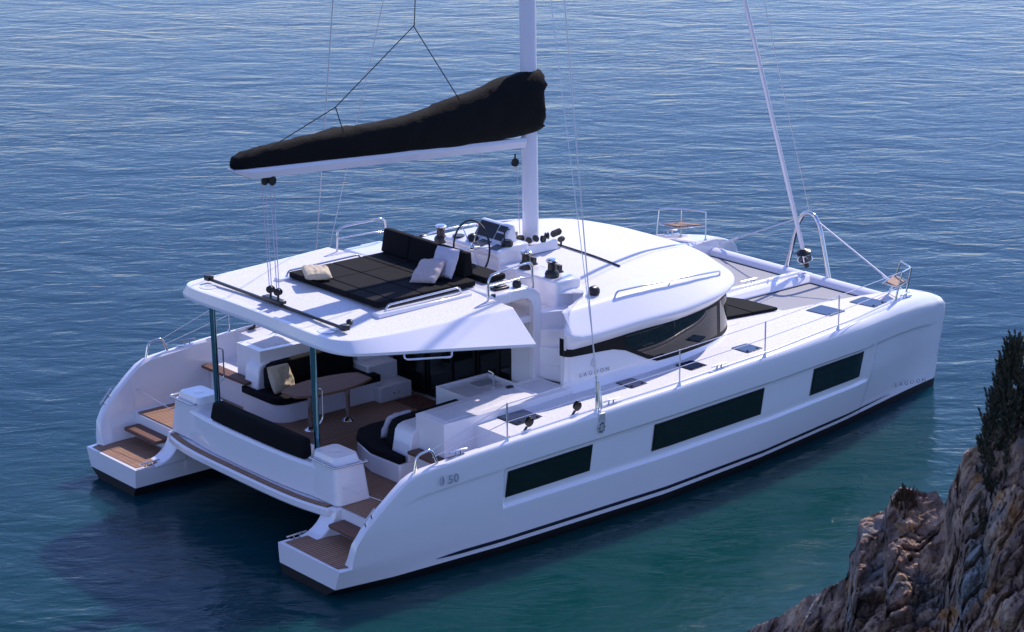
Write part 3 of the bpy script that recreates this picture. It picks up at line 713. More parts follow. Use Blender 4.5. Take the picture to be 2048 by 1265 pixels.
part('jib_car', BLACKP, coach, lambda bm: (block(bm, (7.42, -.20, roof_h(7.42, -.2)[0]+.13), .05, ax=(1, .4, 0)), tube(bm, [(7.41, -.20, roof_h(7.4, -.2)[0]), (7.42, -.20, roof_h(7.4, -.2)[0]+.09)], .02)))

# ---- helm deck (aft edge of the roof) and helm station
def helm(bm):
    prism(bm, [(5.80, -1.93), (5.80, 1.93), (6.35, 1.93), (6.35, -1.93)], 2.95, 3.50)
    box(bm, 4.6, 5.82, -1.95, 1.95, 2.92, 3.04)
helmd = part('helm_deck', GEL, boat, helm, bevel=.04)
def console(bm):
    extr(bm, [(5.72, 2.94), (5.76, 3.62), (5.70, 3.68), (5.72, 3.74), (6.05, 3.80), (6.42, 3.80), (6.42, 2.94)], 1, -.50, .95)
cons = part('helm_console', GEL, boat, console, bevel=.03)
def pod(bm):
    extr(bm, [(5.98, 3.78), (6.19, 4.065), (6.23, 4.09), (6.28, 4.07), (6.34, 3.78)], 1, -.30, .50)
p_ = part('instrument_pod', GEL, cons, pod, bevel=.03)
def tilt_box(bm, x0, z0, x1, z1, ya, yb, th=.01):
    d = Vector((x1-x0, 0, z1-z0)); n = Vector((-d.z, 0, d.x)).normalized()*th
    q = [Vector((x0, ya, z0)), Vector((x0, yb, z0)), Vector((x1, yb, z1)), Vector((x1, ya, z1))]
    a = [bm.verts.new(v) for v in q]; b = [bm.verts.new(v+n) for v in q]
    bm.faces.new(a); bm.faces.new(b[::-1])
    for i in range(4): bm.faces.new((a[i], a[(i+1) % 4], b[(i+1) % 4], b[i]))
part('chart_plotter', SCREEN, cons, lambda bm: tilt_box(bm, 6.01, 3.835, 6.175, 4.055, -.02, .46))
part('pilot_display', SCREEN, cons, lambda bm: tilt_box(bm, 6.01, 3.835, 6.085, 3.94, -.25, -.06))
part('wind_display', SCREEN, cons, lambda bm: tilt_box(bm, 6.105, 3.968, 6.175, 4.055, -.25, -.06))
part('compass', BLACKP, cons, lambda bm: lathe(bm, [(.10, 0), (.11, .03), (.08, .09), (.03, .12)], (5.88, .36, 3.76), 14), smooth=50)
part('switch_panel', BLACKP, cons, lambda bm: tilt_box(bm, 5.76, 3.755, 5.98, 3.79, -.04, .21, .006))
part('dash_speaker', BLACKP, cons, lambda bm: lathe(bm, [(.11, 0), (.11, .02)], (5.86, .72, 3.765), 14))
part('throttle', BLACKP, cons, lambda bm: (lathe(bm, [(.10, 0), (.11, .06), (.07, .11)], (6.02, -.40, 3.78), 12), tube(bm, [(6.0, -.34, 3.86), (6.02, -.34, 4.05), (6.04, -.44, 4.08)], .013, rad=.04), tilt_box(bm, 5.76, 3.75, 5.95, 3.785, -.42, -.22, .008)), smooth=50)
# wheel
wc = Vector((5.56, .0, 3.74)); RW = .48; til = R(8)
def wp(a, r): return wc+Vector((-sin(til)*r*sin(a)*-1, r*cos(a), r*sin(a)*cos(til)))
wheel = part('steering_wheel', RUBBER, boat, lambda bm: tube(bm, [wp(2*pi*i/40, RW) for i in range(40)], .017, closed=True), smooth=60)
part('wheel_hub', CHROME, wheel, lambda bm: lathe(bm, [(.05, -.03), (.06, 0), (.03, .03)], wc, 14, M=Matrix.Rotation(R(-90), 4, 'Y')), smooth=50)
for k in range(6):
    a = pi/2+k*pi/3+.3
    part('wheel_spoke', STEEL, wheel, lambda bm: tube(bm, [wp(a, .04), wp(a, RW)], .009))
part('wheel_column', STEEL, wheel, lambda bm: tube(bm, [wc, wc+Vector((.2, 0, -.02))], .03))
# winches
w0 = None
for (x, y) in ((6.0, -.92), (5.97, -1.62), (6.02, 1.42)):
    if w0 is None:
        w0 = part('winch', BLACKP, boat, lambda bm: lathe(bm, [(.115, 0), (.118, .05), (.10, .085), (.07, .11), (.068, .20), (.085, .22), (.085, .235)], (0, 0, 0), 24), smooth=40)
        wt = part('winch_top', CHROME, w0, lambda bm: lathe(bm, [(.095, .236), (.098, .255), (.07, .27), (.03, .275)], (0, 0, 0), 24), smooth=40)
        w = w0
    else:
        w = w0.copy(); COL.objects.link(w); w.parent = boat; t2 = wt.copy(); COL.objects.link(t2); t2.parent = w
    w.location = (x, y, 3.50); w.scale = (1.05, 1.05, 1.15)
for (x, y) in ((6.20, -.74), (6.20, -1.40)):
    part('rope_clutch', BLACKP, boat, lambda bm: ([box(bm, x, x+.09, y-.12+.06*i, y-.068+.06*i, 3.50, 3.63) for i in range(4)], box(bm, x-.02, x+.11, y-.13, y+.13, 3.5, 3.53)), bevel=.01)

# ---- bimini roof
RG = [(1.03, 0, 3.53), (1.033, .5, 3.527), (1.04, 1.0, 3.515), (1.05, 1.4, 3.50), (1.07, 1.72, 3.49), (1.13, 2.0, 3.48), (1.26, 2.19, 3.47), (1.5, 2.29, 3.46), (2.2, 2.37, 3.45), (3.14, 2.44, 3.455), (4.34, 2.53, 3.47)]
LP = [(.995, 0, 3.37), (.997, .5, 3.365), (1.0, 1.0, 3.355), (1.01, 1.42, 3.345), (1.035, 1.78, 3.335), (1.10, 2.09, 3.32), (1.25, 2.33, 3.305), (1.5, 2.45, 3.28), (2.2, 2.64, 3.22), (3.14, 2.85, 3.13), (4.34, 3.09, 3.00)]
def dens3(pl, k=5):
    out = []
    for i in range(len(pl)-1):
        p0, p1, p2, p3 = Vector(pl[max(0, i-1)]), Vector(pl[i]), Vector(pl[i+1]), Vector(pl[min(len(pl)-1, i+2)])
        for j in range(k):
            t = j/k; out.append(.5*((2*p1)+(p2-p0)*t+(2*p0-5*p1+4*p2-p3)*t*t+(3*p1-p0-3*p2+p3)*t**3))
    out.append(Vector(pl[-1])); return out
RGd, LPd = dens3(RG), dens3(LP)
def inw(P, d, dz=0):
    out = []
    for i in range(len(P)):
        a, b = P[max(0, i-1)], P[min(len(P)-1, i+1)]; t = Vector((b.x-a.x, b.y-a.y)).normalized()
        if i == 0: t = Vector((0, 1))
        nx, ny = (t.y, -t.x) if i < len(P) else (0, 0)
        q = P[i]; out.append(Vector((min(4.34, q.x+nx*d), max(0, q.y+ny*d), q.z+dz)))
    out[-1].x = 4.34; return out
LPb = [Vector((p.x+.004, p.y, p.z-.045)) for p in LPd]
mid1 = [r.lerp(l, .05) for r, l in zip(RGd, LPd)]; mid1b = [r.lerp(l, .12) for r, l in zip(RGd, LPd)]
mid2 = [r.lerp(l, .90) for r, l in zip(RGd, LPd)]; mid2b = [r.lerp(l, .80) for r, l in zip(RGd, LPd)]
half_rings = [inw(LPb, .22, -.03), inw(LPb, .07, -.03), LPb, LPd, mid2, mid2b, mid1b, mid1, RGd, inw(RGd, .012, .005), inw(RGd, .03, .008), inw(RGd, .07, .010)]
bm = bm_(); V = []
for hr in half_rings:
    V.append([bm.verts.new((p.x, -p.y, p.z)) for p in hr[::-1]]+[bm.verts.new((p.x, p.y, p.z)) for p in hr[1:]])
n = len(V[0])
for k, (p, q) in enumerate(zip(V, V[1:])):
    for j in range(n-1): bm.faces.new((p[j], p[j+1], q[j+1], q[j]))
def fill(R_, crown, m_i, MS=14):
    rows = []; c = n//2
    for j in range(c+1):
        A_, B_ = R_[j], R_[n-1-j]; L = [A_]
        for k in range(1, MS):
            if j == c: L.append(A_); continue
            t = k/MS; y = A_.co.y+(B_.co.y-A_.co.y)*t
            L.append(bm.verts.new((A_.co.x, y, A_.co.z+crown(A_.co.x)*(1-(2*t-1)**2))))
        L.append(B_); rows.append(L)
    for p, q in zip(rows, rows[1:]):
        for k in range(MS):
            g = []
            for v in (p[k], q[k], q[k+1], p[k+1]):
                if v not in g: g.append(v)
            if len(g) > 2: bm.faces.new(g).material_index = m_i
fill(V[-1], lambda x: itp(x, [(1.1, .0), (1.5, .055), (2.2, .09), (4.4, .10)]), 1)
fill(V[0], lambda x: itp(x, [(1.2, 0), (2, .02), (4.4, .25)]), 0)
bmesh.ops.remove_doubles(bm, verts=bm.verts, dist=.0005)
bm.edges.ensure_lookup_table()
bim = finish('bimini_roof', bm, [GEL, SKID], boat, 38)
for s in (-1, 1):
    bm = bm_(); prof = [r[-1] for r in half_rings]
    prism_pts = [(p.y, p.z) for p in prof]+[(1.9, 3.46), (1.9, 3.30)]
    extr(bm, [(s*y, z) for y, z in prism_pts], 0, 4.32, 4.352); finish('wing_end', bm, GEL, bim, 30)
bm = bm_()
prism(bm, [(4.32, -2.02), (4.32, 2.02), (5.0, 2.02), (5.2, 1.95), (5.2, -1.95), (5.0, -2.02)], 3.36, 3.56); finish('roof_step', bm, GEL, bim, 40, bevel=.05, segs=3)
# traveller
part('traveller_track', BLACKP, boat, lambda bm: (box(bm, 1.465, 1.515, -1.88, 1.88, 3.53, 3.575), [box(bm, 1.43, 1.55, a, b, 3.53, 3.62) for a, b in ((-1.97, -1.84), (1.84, 1.97))]), bevel=.012)
part('traveller_car', BLACKP, boat, lambda bm: box(bm, 1.42, 1.56, -.26, .26, 3.576, 3.64), bevel=.02)
for y in (.09, -.12):
    part('mainsheet_block', BLACKP, boat, lambda bm: (block(bm, (1.49, y, 3.76), .06, ax=(1, .3, 0)), tube(bm, [(1.49, y, 3.62), (1.49, y, 3.72)], .02)))
BY = .0
for x, y in ((1.42, .03), (1.50, -.06)):
    part('boom_block', BLACKP, boat, lambda bm: (block(bm, (x, y, 5.565), .06, ax=(.3, 1, 0)), tube(bm, [(x, y, 5.60), (x, y, 5.68)], .015)))
for (xa, ya, xb, yb) in ((1.49, .12, 1.35, .03), (1.49, .06, 1.42, .03), (1.49, -.09, 1.45, -.06), (1.49, -.15, 1.52, -.06)):
    part('mainsheet_line', ROPE_W, boat, lambda bm: tube(bm, [(xa, ya, 3.78), (xb, yb, 5.58 if xb > 1.4 else 5.68)], .0075, 5))
part('roof_hatch_knob', BLACKP, boat, lambda bm: lathe(bm, [(.05, 0), (.055, .06), (.03, .08)], (1.72, -1.72, 3.535), 12), smooth=50)
part('roof_handle', STEEL, bim, lambda bm: tube(bm, [(2.10, -2.59, 3.19), (2.07, -2.66, 3.11), (2.86, -2.82, 3.03), (2.89, -2.78, 3.11)], .017, rad=.06), smooth=60)
for s in (-1, 1):
    part('padeye_plate', GEL, bim, lambda bm: lathe(bm, [(.15, 0), (.15, .006), (.13, .010)], (1.33, s*1.66, 3.497), 28), smooth=50)
    # posts
    ps = part('bimini_post', POST, boat, lambda bm: tube(bm, [(1.25, s*1.42, 1.40), (1.22, s*1.42, 3.34)], .05, 14), smooth=60)
    part('post_handle', STEEL, ps, lambda bm: tube(bm, [(1.30, s*1.42, 2.50), (1.38, s*1.40, 2.48), (1.38, s*1.40, 1.98), (1.30, s*1.42, 1.92)], .013, rad=.05), smooth=60)
    # roof rails beside the sun pad
    y0 = 1.12 if s > 0 else -1.60
    part('sunpad_rail', STEEL, bim, lambda bm: tube(bm, [(2.50, y0, 3.56), (2.55, y0, 3.66), (4.0, y0, 3.68), (4.05, y0, 3.57)], .018, rad=.06), smooth=60)
    part('rail_plinth', GEL, bim, lambda bm: prism(bm, [(2.3, y0-.1), (4.2, y0-.1), (4.2, y0+.08), (2.3, y0+.08)], 3.5, 3.575), bevel=.02)
    # stair rails
    part('stair_rail', STEEL, boat, lambda bm: (tube(bm, [(4.22, s*2.06, 3.50), (4.24, s*2.06, 3.93), (5.22, s*1.98, 3.97), (5.24, s*2.0, 3.12)], .021, rad=.14), tube(bm, [(4.24, s*2.06, 3.74), (5.0, s*2.0, 3.74), (5.23, s*2.0, 3.70)], .014)), smooth=60)
    # stair column and steps up to the helm
    def stair(bm):
        pv = (5.32, 2.0)
        for i, (z, th) in enumerate(((2.22, 16), (2.51, 20), (2.80, 40), (3.08, 66))):
            pts = [pv]+[(pv[0]+.72*sin(R(th+(112-th)*k/7)), pv[1]+.62*cos(R(th+(112-th)*k/7))) for k in range(8)]
            prism(bm, [(x, s*y) for x, y in pts], 1.95+.002*i, z)
        extr(bm, [(4.7, 3.555), (5.12, 3.55), (5.26, 3.51), (5.35, 3.42), (5.38, 3.28), (5.38, 1.95), (5.21, 1.95), (5.21, 3.20), (5.17, 3.31), (5.08, 3.38), (4.95, 3.40), (4.7, 3.40)], 1, *sorted((s*1.90, s*2.035)))
        box(bm, 5.36, 5.90, *sorted((s*1.94, s*1.99)), 1.95, 3.06)
        box(bm, 5.30, 6.30, *sorted((s*2.625, s*2.70)), 1.95, 2.95)
        box(bm, 5.75, 6.40, *sorted((s*1.6, s*2.3)), 2.6, 3.06)
    part('helm_stair', GEL, boat, stair, bevel=.012)
part('stair_winch_pad', BLACKP, boat, lambda bm: (box(bm, 4.55, 4.85, -1.86, -1.70, 3.56, 3.60), box(bm, 4.60, 4.8, -1.84, -1.73, 3.6, 3.63)), bevel=.015)
part('roof_light', BLACKP, boat, lambda bm: lathe(bm, [(.07, 0), (.08, .05), (.06, .11), (.02, .13)], (5.0, -1.86, 3.555), 12), smooth=50)
part('roof_button', BLACKP, boat, lambda bm: lathe(bm, [(.04, 0), (.04, .05)], (4.40, -1.98, 3.52), 10), smooth=50)

# ---- spars, sail cover and rigging
def oval(c, a, b, n=20): return [(c[0]+a*cos(2*pi*k/n), c[1]+b*sin(2*pi*k/n), c[2]) for k in range(n)]
def mast(bm):
    loft(bm, [oval((6.89-.012*(z-3.6), 0, z), .165, .105) for z in (3.55, 6, 9, 12, 15, 18)], True, caps=(True, True))
    box(bm, 6.55, 7.25, -.3, .3, 3.5, 3.66)
mst = part('mast', ALU, boat, mast, smooth=50)
part('mast_foot_blocks', BLACKP, mst, lambda bm: [block(bm, (6.89+.30*cos(a), .30*sin(a), 3.73+.03*(k % 2)), .05, ax=(cos(a), sin(a), .2)) for k, a in enumerate((2.0, 2.4, 2.9, 3.4, 3.9, 4.3, 4.8, 5.2))])
part('halyard_blocks', BLACKP, mst, lambda bm: [block(bm, (6.62-.05*k, .28+.05*k, 3.82+.04*(k % 2)), .055, ax=(.6, .6, .2)) for k in range(4)]+[block(bm, (7.15+.06*k, -.30+.02*k, 3.78), .045, ax=(.3, .8, .1)) for k in range(4)])
# boom
def zb_(x): return 5.84-.055*(x-.8)
def boom(bm):
    loops = []
    for x in (1.12, 1.13, 3, 5, 6.7, 6.72):
        z = zb_(x)-.09; loops.append([(x, -.10, z+.09), (x, -.12, z+.03), (x, -.08, z-.085), (x, 0, z-.10), (x, .08, z-.085), (x, .12, z+.03), (x, .10, z+.09)])
    loops[0] = [(.78, p[1], zb_(.8)+(.0 if p[2] > zb_(1.1)-.07 else -.03)) for p in loops[0]]
    loft(bm, loops, True, caps=(True, True))
bo = part('boom', ALU, boat, boom, smooth=30, bevel=.012)
part('boom_end_block', BLACKP, bo, lambda bm: (block(bm, (6.52, -.03, 5.10), .06, ax=(.3, 1, 0)), tube(bm, [(6.52, -.03, 5.14), (6.52, -.03, 5.25)], .015)))
# sail bag: lofted sections along the boom
top = [(.78, 5.95), (.84, 6.02), (1.0, 6.08), (1.38, 6.14), (2.0, 6.165), (2.8, 6.215), (3.4, 6.20), (4.1, 6.225), (4.7, 6.29), (5.0, 6.36), (5.35, 6.41), (5.8, 6.48), (6.2, 6.58), (6.6, 6.64), (7.0, 6.67), (7.06, 6.655), (7.09, 6.60)]
bot = [(.78, 5.85), (.9, 5.82), (2.0, 5.745), (2.5, 5.735), (3.2, 5.675), (4.2, 5.63), (5.0, 5.565), (6.2, 5.53), (6.9, 5.56), (7.05, 5.60), (7.09, 5.66)]
bm = bm_(); loops = []
SX = [.78, .80, .84, .9, 1.0]+[1.0+.12*i for i in range(1, 50)]+[6.93, 6.97, 7.0, 7.03, 7.06, 7.08, 7.09]
for x in SX:
    zt_, zb2 = itp(x, top), itp(x, bot); h = zt_-zb2; w = itp(x, [(.78, .03), (.84, .09), (1.0, .13), (3, .17), (6, .22), (6.9, .25), (7.05, .22), (7.09, .16)]); L = []
    for k in range(28):
        a = 2*pi*k/28; yy = w*(abs(cos(a))**.75)*(1 if cos(a) > 0 else -1); zz = (zt_+zb2)/2+h/2*(abs(sin(a))**.8)*(1 if sin(a) > 0 else -1)
        p = Vector((x, yy, zz)); nz = noise.noise(Vector((x*2.6, yy*5, zz*4)))*.03+(abs(noise.noise(Vector((x*5, yy*9, zz*6+x*2))))-.2)*.06+(abs(noise.noise(Vector((x*11, yy*6, zz*4-x*3))))-.2)*.03+noise.noise(Vector((x*14, yy*14, zz*9)))*.012
        fr = sst(x, 6.75, 7.0); jag = fr*(.13*noise.noise(Vector((3.1, yy*6, zz*9)))+.05*noise.noise(Vector((1.1, yy*9, zz*31))))
        if abs(sin(a)) > .98: nz *= .6
        L.append((x+jag, yy*(1+nz*4)+nz*.3, zz+nz*(.6 if sin(a) > 0 else .35)))
    loops.append(L)
loft(bm, loops, True, caps=(True, True))
def cover_mat():
    m = mat('sail_cover_cloth', (.0045, .0045, .005), .8, spec=.18); nt = m.node_tree; L = nt.links.new; p = nt.nodes['Principled BSDF']
    tc = nt.nodes.new('ShaderNodeTexCoord'); n = nt.nodes.new('ShaderNodeTexNoise'); n.inputs['Scale'].default_value = 55; n.inputs['Detail'].default_value = 2
    L(tc.outputs['Object'], n.inputs['Vector']); b = nt.nodes.new('ShaderNodeBump'); b.inputs['Strength'].default_value = .9; b.inputs['Distance'].default_value = .015
    L(n.outputs[0], b.inputs['Height']); L(b.outputs[0], p.inputs['Normal'])
    return m
finish('sail_cover', bm, cover_mat(), boat, 60)
# lazy jacks and running lines
for pts in ([(4.6, .1, 9.2), (4.38, -.05, 7.70), (2.73, -.1, 6.58), (1.38, -.14, 6.1)], [(2.73, -.1, 6.58), (2.83, -.16, 6.17)], [(4.36, -.05, 7.70), (5.20, -.18, 6.38)]):
    part('lazy_jack', ROPE_B, mst, lambda bm: tube(bm, pts, .009, 5))
part('halyard', ROPE_W, mst, lambda bm: (tube(bm, [(6.55, -.03, 5.06), (6.66, .02, 3.8)], .006, 5), tube(bm, [(6.5, -.06, 5.03), (1.5, -.04, 5.47)], .006, 5)))
for s in (-1, 1):
    part('shroud', WIRE, mst, lambda bm: tube(bm, [(4.95, s*3.93, 1.80), (5.03, s*3.05, 7.98), (5.08, s*2.6, 11), (6.8, s*.1, 18)], .011, 6))
    part('shroud', WIRE, mst, lambda bm: tube(bm, [(5.02, s*3.93, 1.80), (5.5, s*2.2, 7.9), (6.2, s*.1, 15.4)], .0075, 6))
    part('turnbuckle', STEEL, mst, lambda bm: (tube(bm, [(4.953, s*3.91, 2.02), (4.963, s*3.86, 2.42)], .028, 8), tube(bm, [(5.03, s*3.90, 1.98), (5.06, s*3.80, 2.32)], .02, 8)))
    y = yo(4.97, 1.75)
    part('chainplate', BRUSHED, hulls[s], lambda bm: (extr(bm, [(4.97+.075*cos(a), 1.70+.11*sin(a)) for a in [2*pi*i/18 for i in range(18)]], 1, s*(y-.02), s*(y+.025)), box(bm, 4.92, 5.05, *sorted((s*(y-.01), s*(y+.02))), 1.75, 1.92)), bevel=.006)
    for a in [2*pi*i/8 for i in range(8)]: part('chainplate_bolt', FRAMEB, hulls[s], lambda bm: lathe(bm, [(.011, 0), (.011, .008)], (4.97+.05*cos(a), s*(y+.024)-.004, 1.69+.075*sin(a)), 6, M=Matrix.Rotation(R(90), 4, 'X')))
part('forestay', ALU, mst, lambda bm: tube(bm, [(13.84, 0, 2.28), (6.75, 0, 22.5)], .042, 12), smooth=60)
part('bow_stay', WIRE, mst, lambda bm: tube(bm, [(14.0, -.02, 2.94), (7.0, 0, 24)], .008, 6))
fd = Vector((-7.09, 0, 20.2)).normalized(); Mf = Vector((0, 0, 1)).rotation_difference(fd).to_matrix().to_4x4(); f0 = Vector((13.97, 0, 1.90))
furl = part('furling_drum', BLACKP, mst, lambda bm: (lathe(bm, [(.05, .0), (.055, .12), (.05, .13)], f0, 16, M=Mf), lathe(bm, [(.14, .135), (.14, .16)], f0, 20, M=Mf), lathe(bm, [(.145, .31), (.145, .335), (.04, .40), (.03, .46)], f0, 20, M=Mf)), smooth=40)
part('drum_cage', CHROME, furl, lambda bm: ([tube(bm, [f0+Mf @ Vector((.14*cos(2*pi*k/5), .14*sin(2*pi*k/5), .15)), f0+Mf @ Vector((.14*cos(2*pi*k/5), .14*sin(2*pi*k/5), .32))], .01, 6) for k in range(5)], tube(bm, [f0+Mf @ Vector((.145*cos(2*pi*k/20), .145*sin(2*pi*k/20), .16)) for k in range(20)], .011, 6, closed=True), lathe(bm, [(.045, .16), (.045, .31)], f0, 12, M=Mf)), smooth=50)

# ---- bow: cross beam, longeron, A-frame, nets, pulpits
def capsule(y): return [(13.92+.17*cos(a), y, 1.66+.14*sin(a)) for a in [2*pi*i/20 for i in range(20)]]
xb = part('cross_beam', ALU, boat, lambda bm: loft(bm, [capsule(y) for y in (-2.56, 2.56)], True, caps=(True, True)), smooth=50)
for yb_, w_ in ((-2.36, .06), (2.36, .06), (0, .1)): part('beam_fitting', BRUSHED, xb, lambda bm: box(bm, 13.86, 14.02, yb_-w_, yb_+w_, 1.74, 1.785), bevel=.01)
def longeron(bm):
    extr(bm, [(-.30, 1.52), (-.30, 1.70), (-.22, 1.78), (-.10, 1.80), (-.06, 1.74), (.06, 1.74), (.10, 1.80), (.22, 1.78), (.30, 1.70), (.30, 1.52)], 0, 10.9, 13.9)
part('bow_longeron', GEL, boat, longeron, bevel=.015)
part('longeron_cleat', STEEL, boat, lambda bm: (tube(bm, [(12.3, .16, 1.86), (12.75, .16, 1.86)], .013), [tube(bm, [(x, .16, 1.78), (x, .16, 1.86)], .012) for x in (12.45, 12.6)]))
part('bow_arch', STEEL, xb, lambda bm: tube(bm, [(14.0, -.57, 1.74), (14.0, -.30, 2.70), (14.0, -.16, 2.93), (14.0, 0, 2.98), (14.0, .16, 2.93), (14.0, .30, 2.70), (14.0, .57, 1.74)], .045, 12, rad=.3), smooth=60)
for s in (-1, 1):
    part('bridle_stay', WIRE, xb, lambda bm: (tube(bm, [(14.0, s*.20, 2.85), (14.05, s*2.48, 1.85)], .016, 6), tube(bm, [(14.02, s*1.9, 2.10), (14.05, s*2.35, 1.91)], .024, 8)))
    part('trampoline_net', NET, boat, lambda bm: prism(bm, [(11.0, s*.32), (11.0, s*1.98), (11.5, s*2.0), (12.2, s*2.13), (13.0, s*2.33), (13.74, s*2.42), (13.74, s*.32)], 1.655, 1.667))
    part('net_lacing', ROPE_B, boat, lambda bm: (tube(bm, [(11.05, s*.315, 1.672), (13.72, s*.315, 1.672)], .012, 5), tube(bm, [(13.735, s*.33, 1.672), (13.735, s*2.4, 1.672)], .010, 5)))
    # pulpit with corner seat
    T = [(13.03, s*3.19, 2.61), (13.49, s*3.02, 2.585), (13.73, s*2.56, 2.562)]
    B0 = [(12.92, s*3.15, 2.06), (13.43, s*2.96, 2.05), (13.62, s*2.45, 2.03)]
    def pulpit(bm):
        tube(bm, T, .018, rad=.16)
        for a, b in zip(T, B0): tube(bm, [a, b], .017)
        M_ = [Vector(a).lerp(Vector(b), .50) for a, b in zip(T, B0)]
        tube(bm, [M_[0], M_[1], M_[2], (13.05, s*2.72, 2.30)], .014, closed=True)
        for p in B0: lathe(bm, [(.035, -.02), (.03, .01)], p, 10)
    pu = part('pulpit', STEEL, boat, pulpit, smooth=60)
    part('pulpit_seat', SEATW, pu, lambda bm: prism(bm, [(13.02, s*3.08), (13.40, s*2.95), (13.60, s*2.53), (13.12, s*2.76)], 2.305, 2.335), bevel=.008)

# ---- hatches
def hatch(x, y, lx, ly, cat=0):
    z = ztop(x)-.045; ang = itp(x, [(0, 0), (6, 0), (9, .03), (11, .09), (14, .16)])*(1 if y < 0 else -1)
    M = Matrix.Translation((x, y, z)) @ Matrix.Rotation(ang, 4, 'Z')
    bm = bm_(); prism(bm, rpoly(-lx/2, lx/2, -ly/2, ly/2, .04), -.02, .007); bmesh.ops.transform(bm, matrix=M, verts=bm.verts)
    h = finish('deck_hatch', bm, FRAMEB, boat, 30, bevel=.003)
    bm = bm_(); prism(bm, rpoly(-lx/2+.028, lx/2-.028, -ly/2+.028, ly/2-.028, .03), .006, .0095); bmesh.ops.transform(bm, matrix=M, verts=bm.verts)
    finish('hatch_glass', bm, GLASSH, h, 30)
    for (a, b) in ((-.3*lx, -.5*ly+.08), (.3*lx, -.5*ly+.08)):
        bm = bm_(); lathe(bm, [(.02, .008), (.02, .022)], (a, b, 0), 8)
        bmesh.ops.transform(bm, matrix=M, verts=bm.verts); finish('hatch_handle', bm, BLACKP, h, 30)
for (x, y, lx, ly) in ((4.0, 3.10, .60, .58), (6.33, 3.20, .38, .40), (7.66, 3.24, .40, .40), (8.97, 3.26, .40, .40), (11.6, 2.66, .48, .56), (12.6, 2.80, .48, .56)):
    for s in (-1, 1): hatch(x, s*y, lx, ly)
# rail blocks (jib leads) on each side
for s in (-1, 1):
    for x in (3.55, 4.55):
        y = 3.74; z = ztop(x)
        part('deck_block', BLACKP, boat, lambda bm: (block(bm, (x+.10, s*y, z+.13), .065, ax=(.2, 1, .25)), tube(bm, [(x-.03, s*y, z-.03), (x+.05, s*y, z+.06)], .02), tube(bm, [(x-.12, s*y, z-.02), (x+.02, s*y, z-.01)], .02)))

# ================================================================== LOOSE THINGS
def pads(name, boxes, label, cat='cushion', bev=.03, group=None, m=FABRIC):
    bm = bm_()
    for q in boxes:
        if len(q) == 6: box(bm, *q)
        else: prism(bm, *q)
    o = finish(name, bm, m, None, 40, bev, 3, recentre=True); return tag(o, label, cat, group)
PZ0, PZ1 = 3.57, 3.67
xq = [2.50, 2.78, 3.38, 4.0, 4.50]; yq = [-1.42, -.62, .22, 1.05]
pads('sun_pad', [(xq[i]+.003, xq[i+1]-.003, yq[j]+.003, yq[j+1]-.003, PZ0, PZ1) for i in range(4) for j in range(3)], 'large quilted black sun pad on the flat aft roof', bev=.022)
bk = bpy.data.objects.new('padded_bolster', None); COL.objects.link(bk); bk.location = (4.55, 0, PZ1)
tag(bk, 'long upright black backrest of three panels behind the roof sun pad', 'bolster')
for a, b in ((-1.15, -.411), (-.405, .337), (.343, 1.08)):
    bm = bm_(); extr(bm, [(-.12, .0), (-.04, .40), (.08, .40), (.12, .0)], 1, a, b); finish('back_panel', bm, FABRIC, bk, 40, .03, 3)
pads('helm_seat', [(4.70, 5.14, -1.42, -.3, 3.57, 3.67), (4.70, 5.14, -.29, 1.05, 3.57, 3.67)], 'flat black helm seat cushion directly behind the steering wheel')
bm = bm_()
W2 = [(.85+.14*(abs(y)/2.0)**3, y) for y in [-1.52+.25*i for i in range(11)]]
W2.append((.85+.14*(1.12/2)**3, 1.12))
prism(bm, W2+[(1.10, 1.10), (1.10, -1.5)], 1.435, 1.74, top=[(x+.05, y*.97) for x, y in W2]+[(1.12, 1.05), (1.12, -1.45)])
tag(finish('stern_bench_back', bm, FABRIC, None, 40, .05, 3, recentre=True), 'long black padded bench back across the white stern bulwark', 'cushion')
def inset_poly(pl, d):
    cx = sum(p[0] for p in pl)/len(pl); cy = sum(p[1] for p in pl)/len(pl)
    return [(cx+(x-cx)*(1-d), cy+(y-cy)*(1-d)) for x, y in pl]
pads('settee_cushion', [(rpoly(2.38, 4.58, 1.33, 2.07, (.28, .05, .02, .02), 7), 1.245, 1.365), (rpoly(2.38, 2.46, 2.05, 2.44, .02, 2), 1.245, 1.365)], 'black seat cushion of the settee beside the wooden table', bev=.03)
bm = bm_(); extr(bm, [(2.60, 1.37), (2.60, 1.70), (2.66, 1.78), (2.76, 1.815), (4.40, 1.85), (4.40, 1.37)], 1, 1.90, 2.075)
tag(finish('settee_back_cushion', bm, FABRIC, None, 40, .03, 3, recentre=True), 'tall black back cushion of the settee behind the wooden table', 'cushion')
lc = [(2.22, -2.24), (2.20, -1.5), (2.38, -.90), (2.60, -.66), (2.85, -.60), (3.93, -.60), (3.93, -1.77), (2.40, -1.77), (2.38, -2.24)]
pads('lounge_cushion', [(lc[::-1], 1.235, 1.355)], 'black lounge cushion with a cut corner near the galley counter', bev=.03)
bm = bm_(); extr(bm, [(2.44, 1.36), (2.50, 1.66), (2.58, 1.76), (2.70, 1.79), (3.9, 1.82), (3.9, 1.36)], 1, -1.775, -1.60)
tag(finish('lounge_back_cushion', bm, FABRIC, None, 40, .03, 3, recentre=True), 'black back cushion of the lounge seat against the white coaming', 'cushion')
pads('foredeck_cushion', [([(9.98, -1.78), (10.52, -1.87), (10.52, -.80), (10.16, -.78)], 1.995, 2.055), ([(10.53, -1.872), (11.10, -1.96), (11.04, -1.15), (10.93, -.90), (10.8, -.82), (10.53, -.80)], 1.995, 2.055)], 'black sunbathing cushion on the foredeck in front of the curved windscreen', bev=.02)

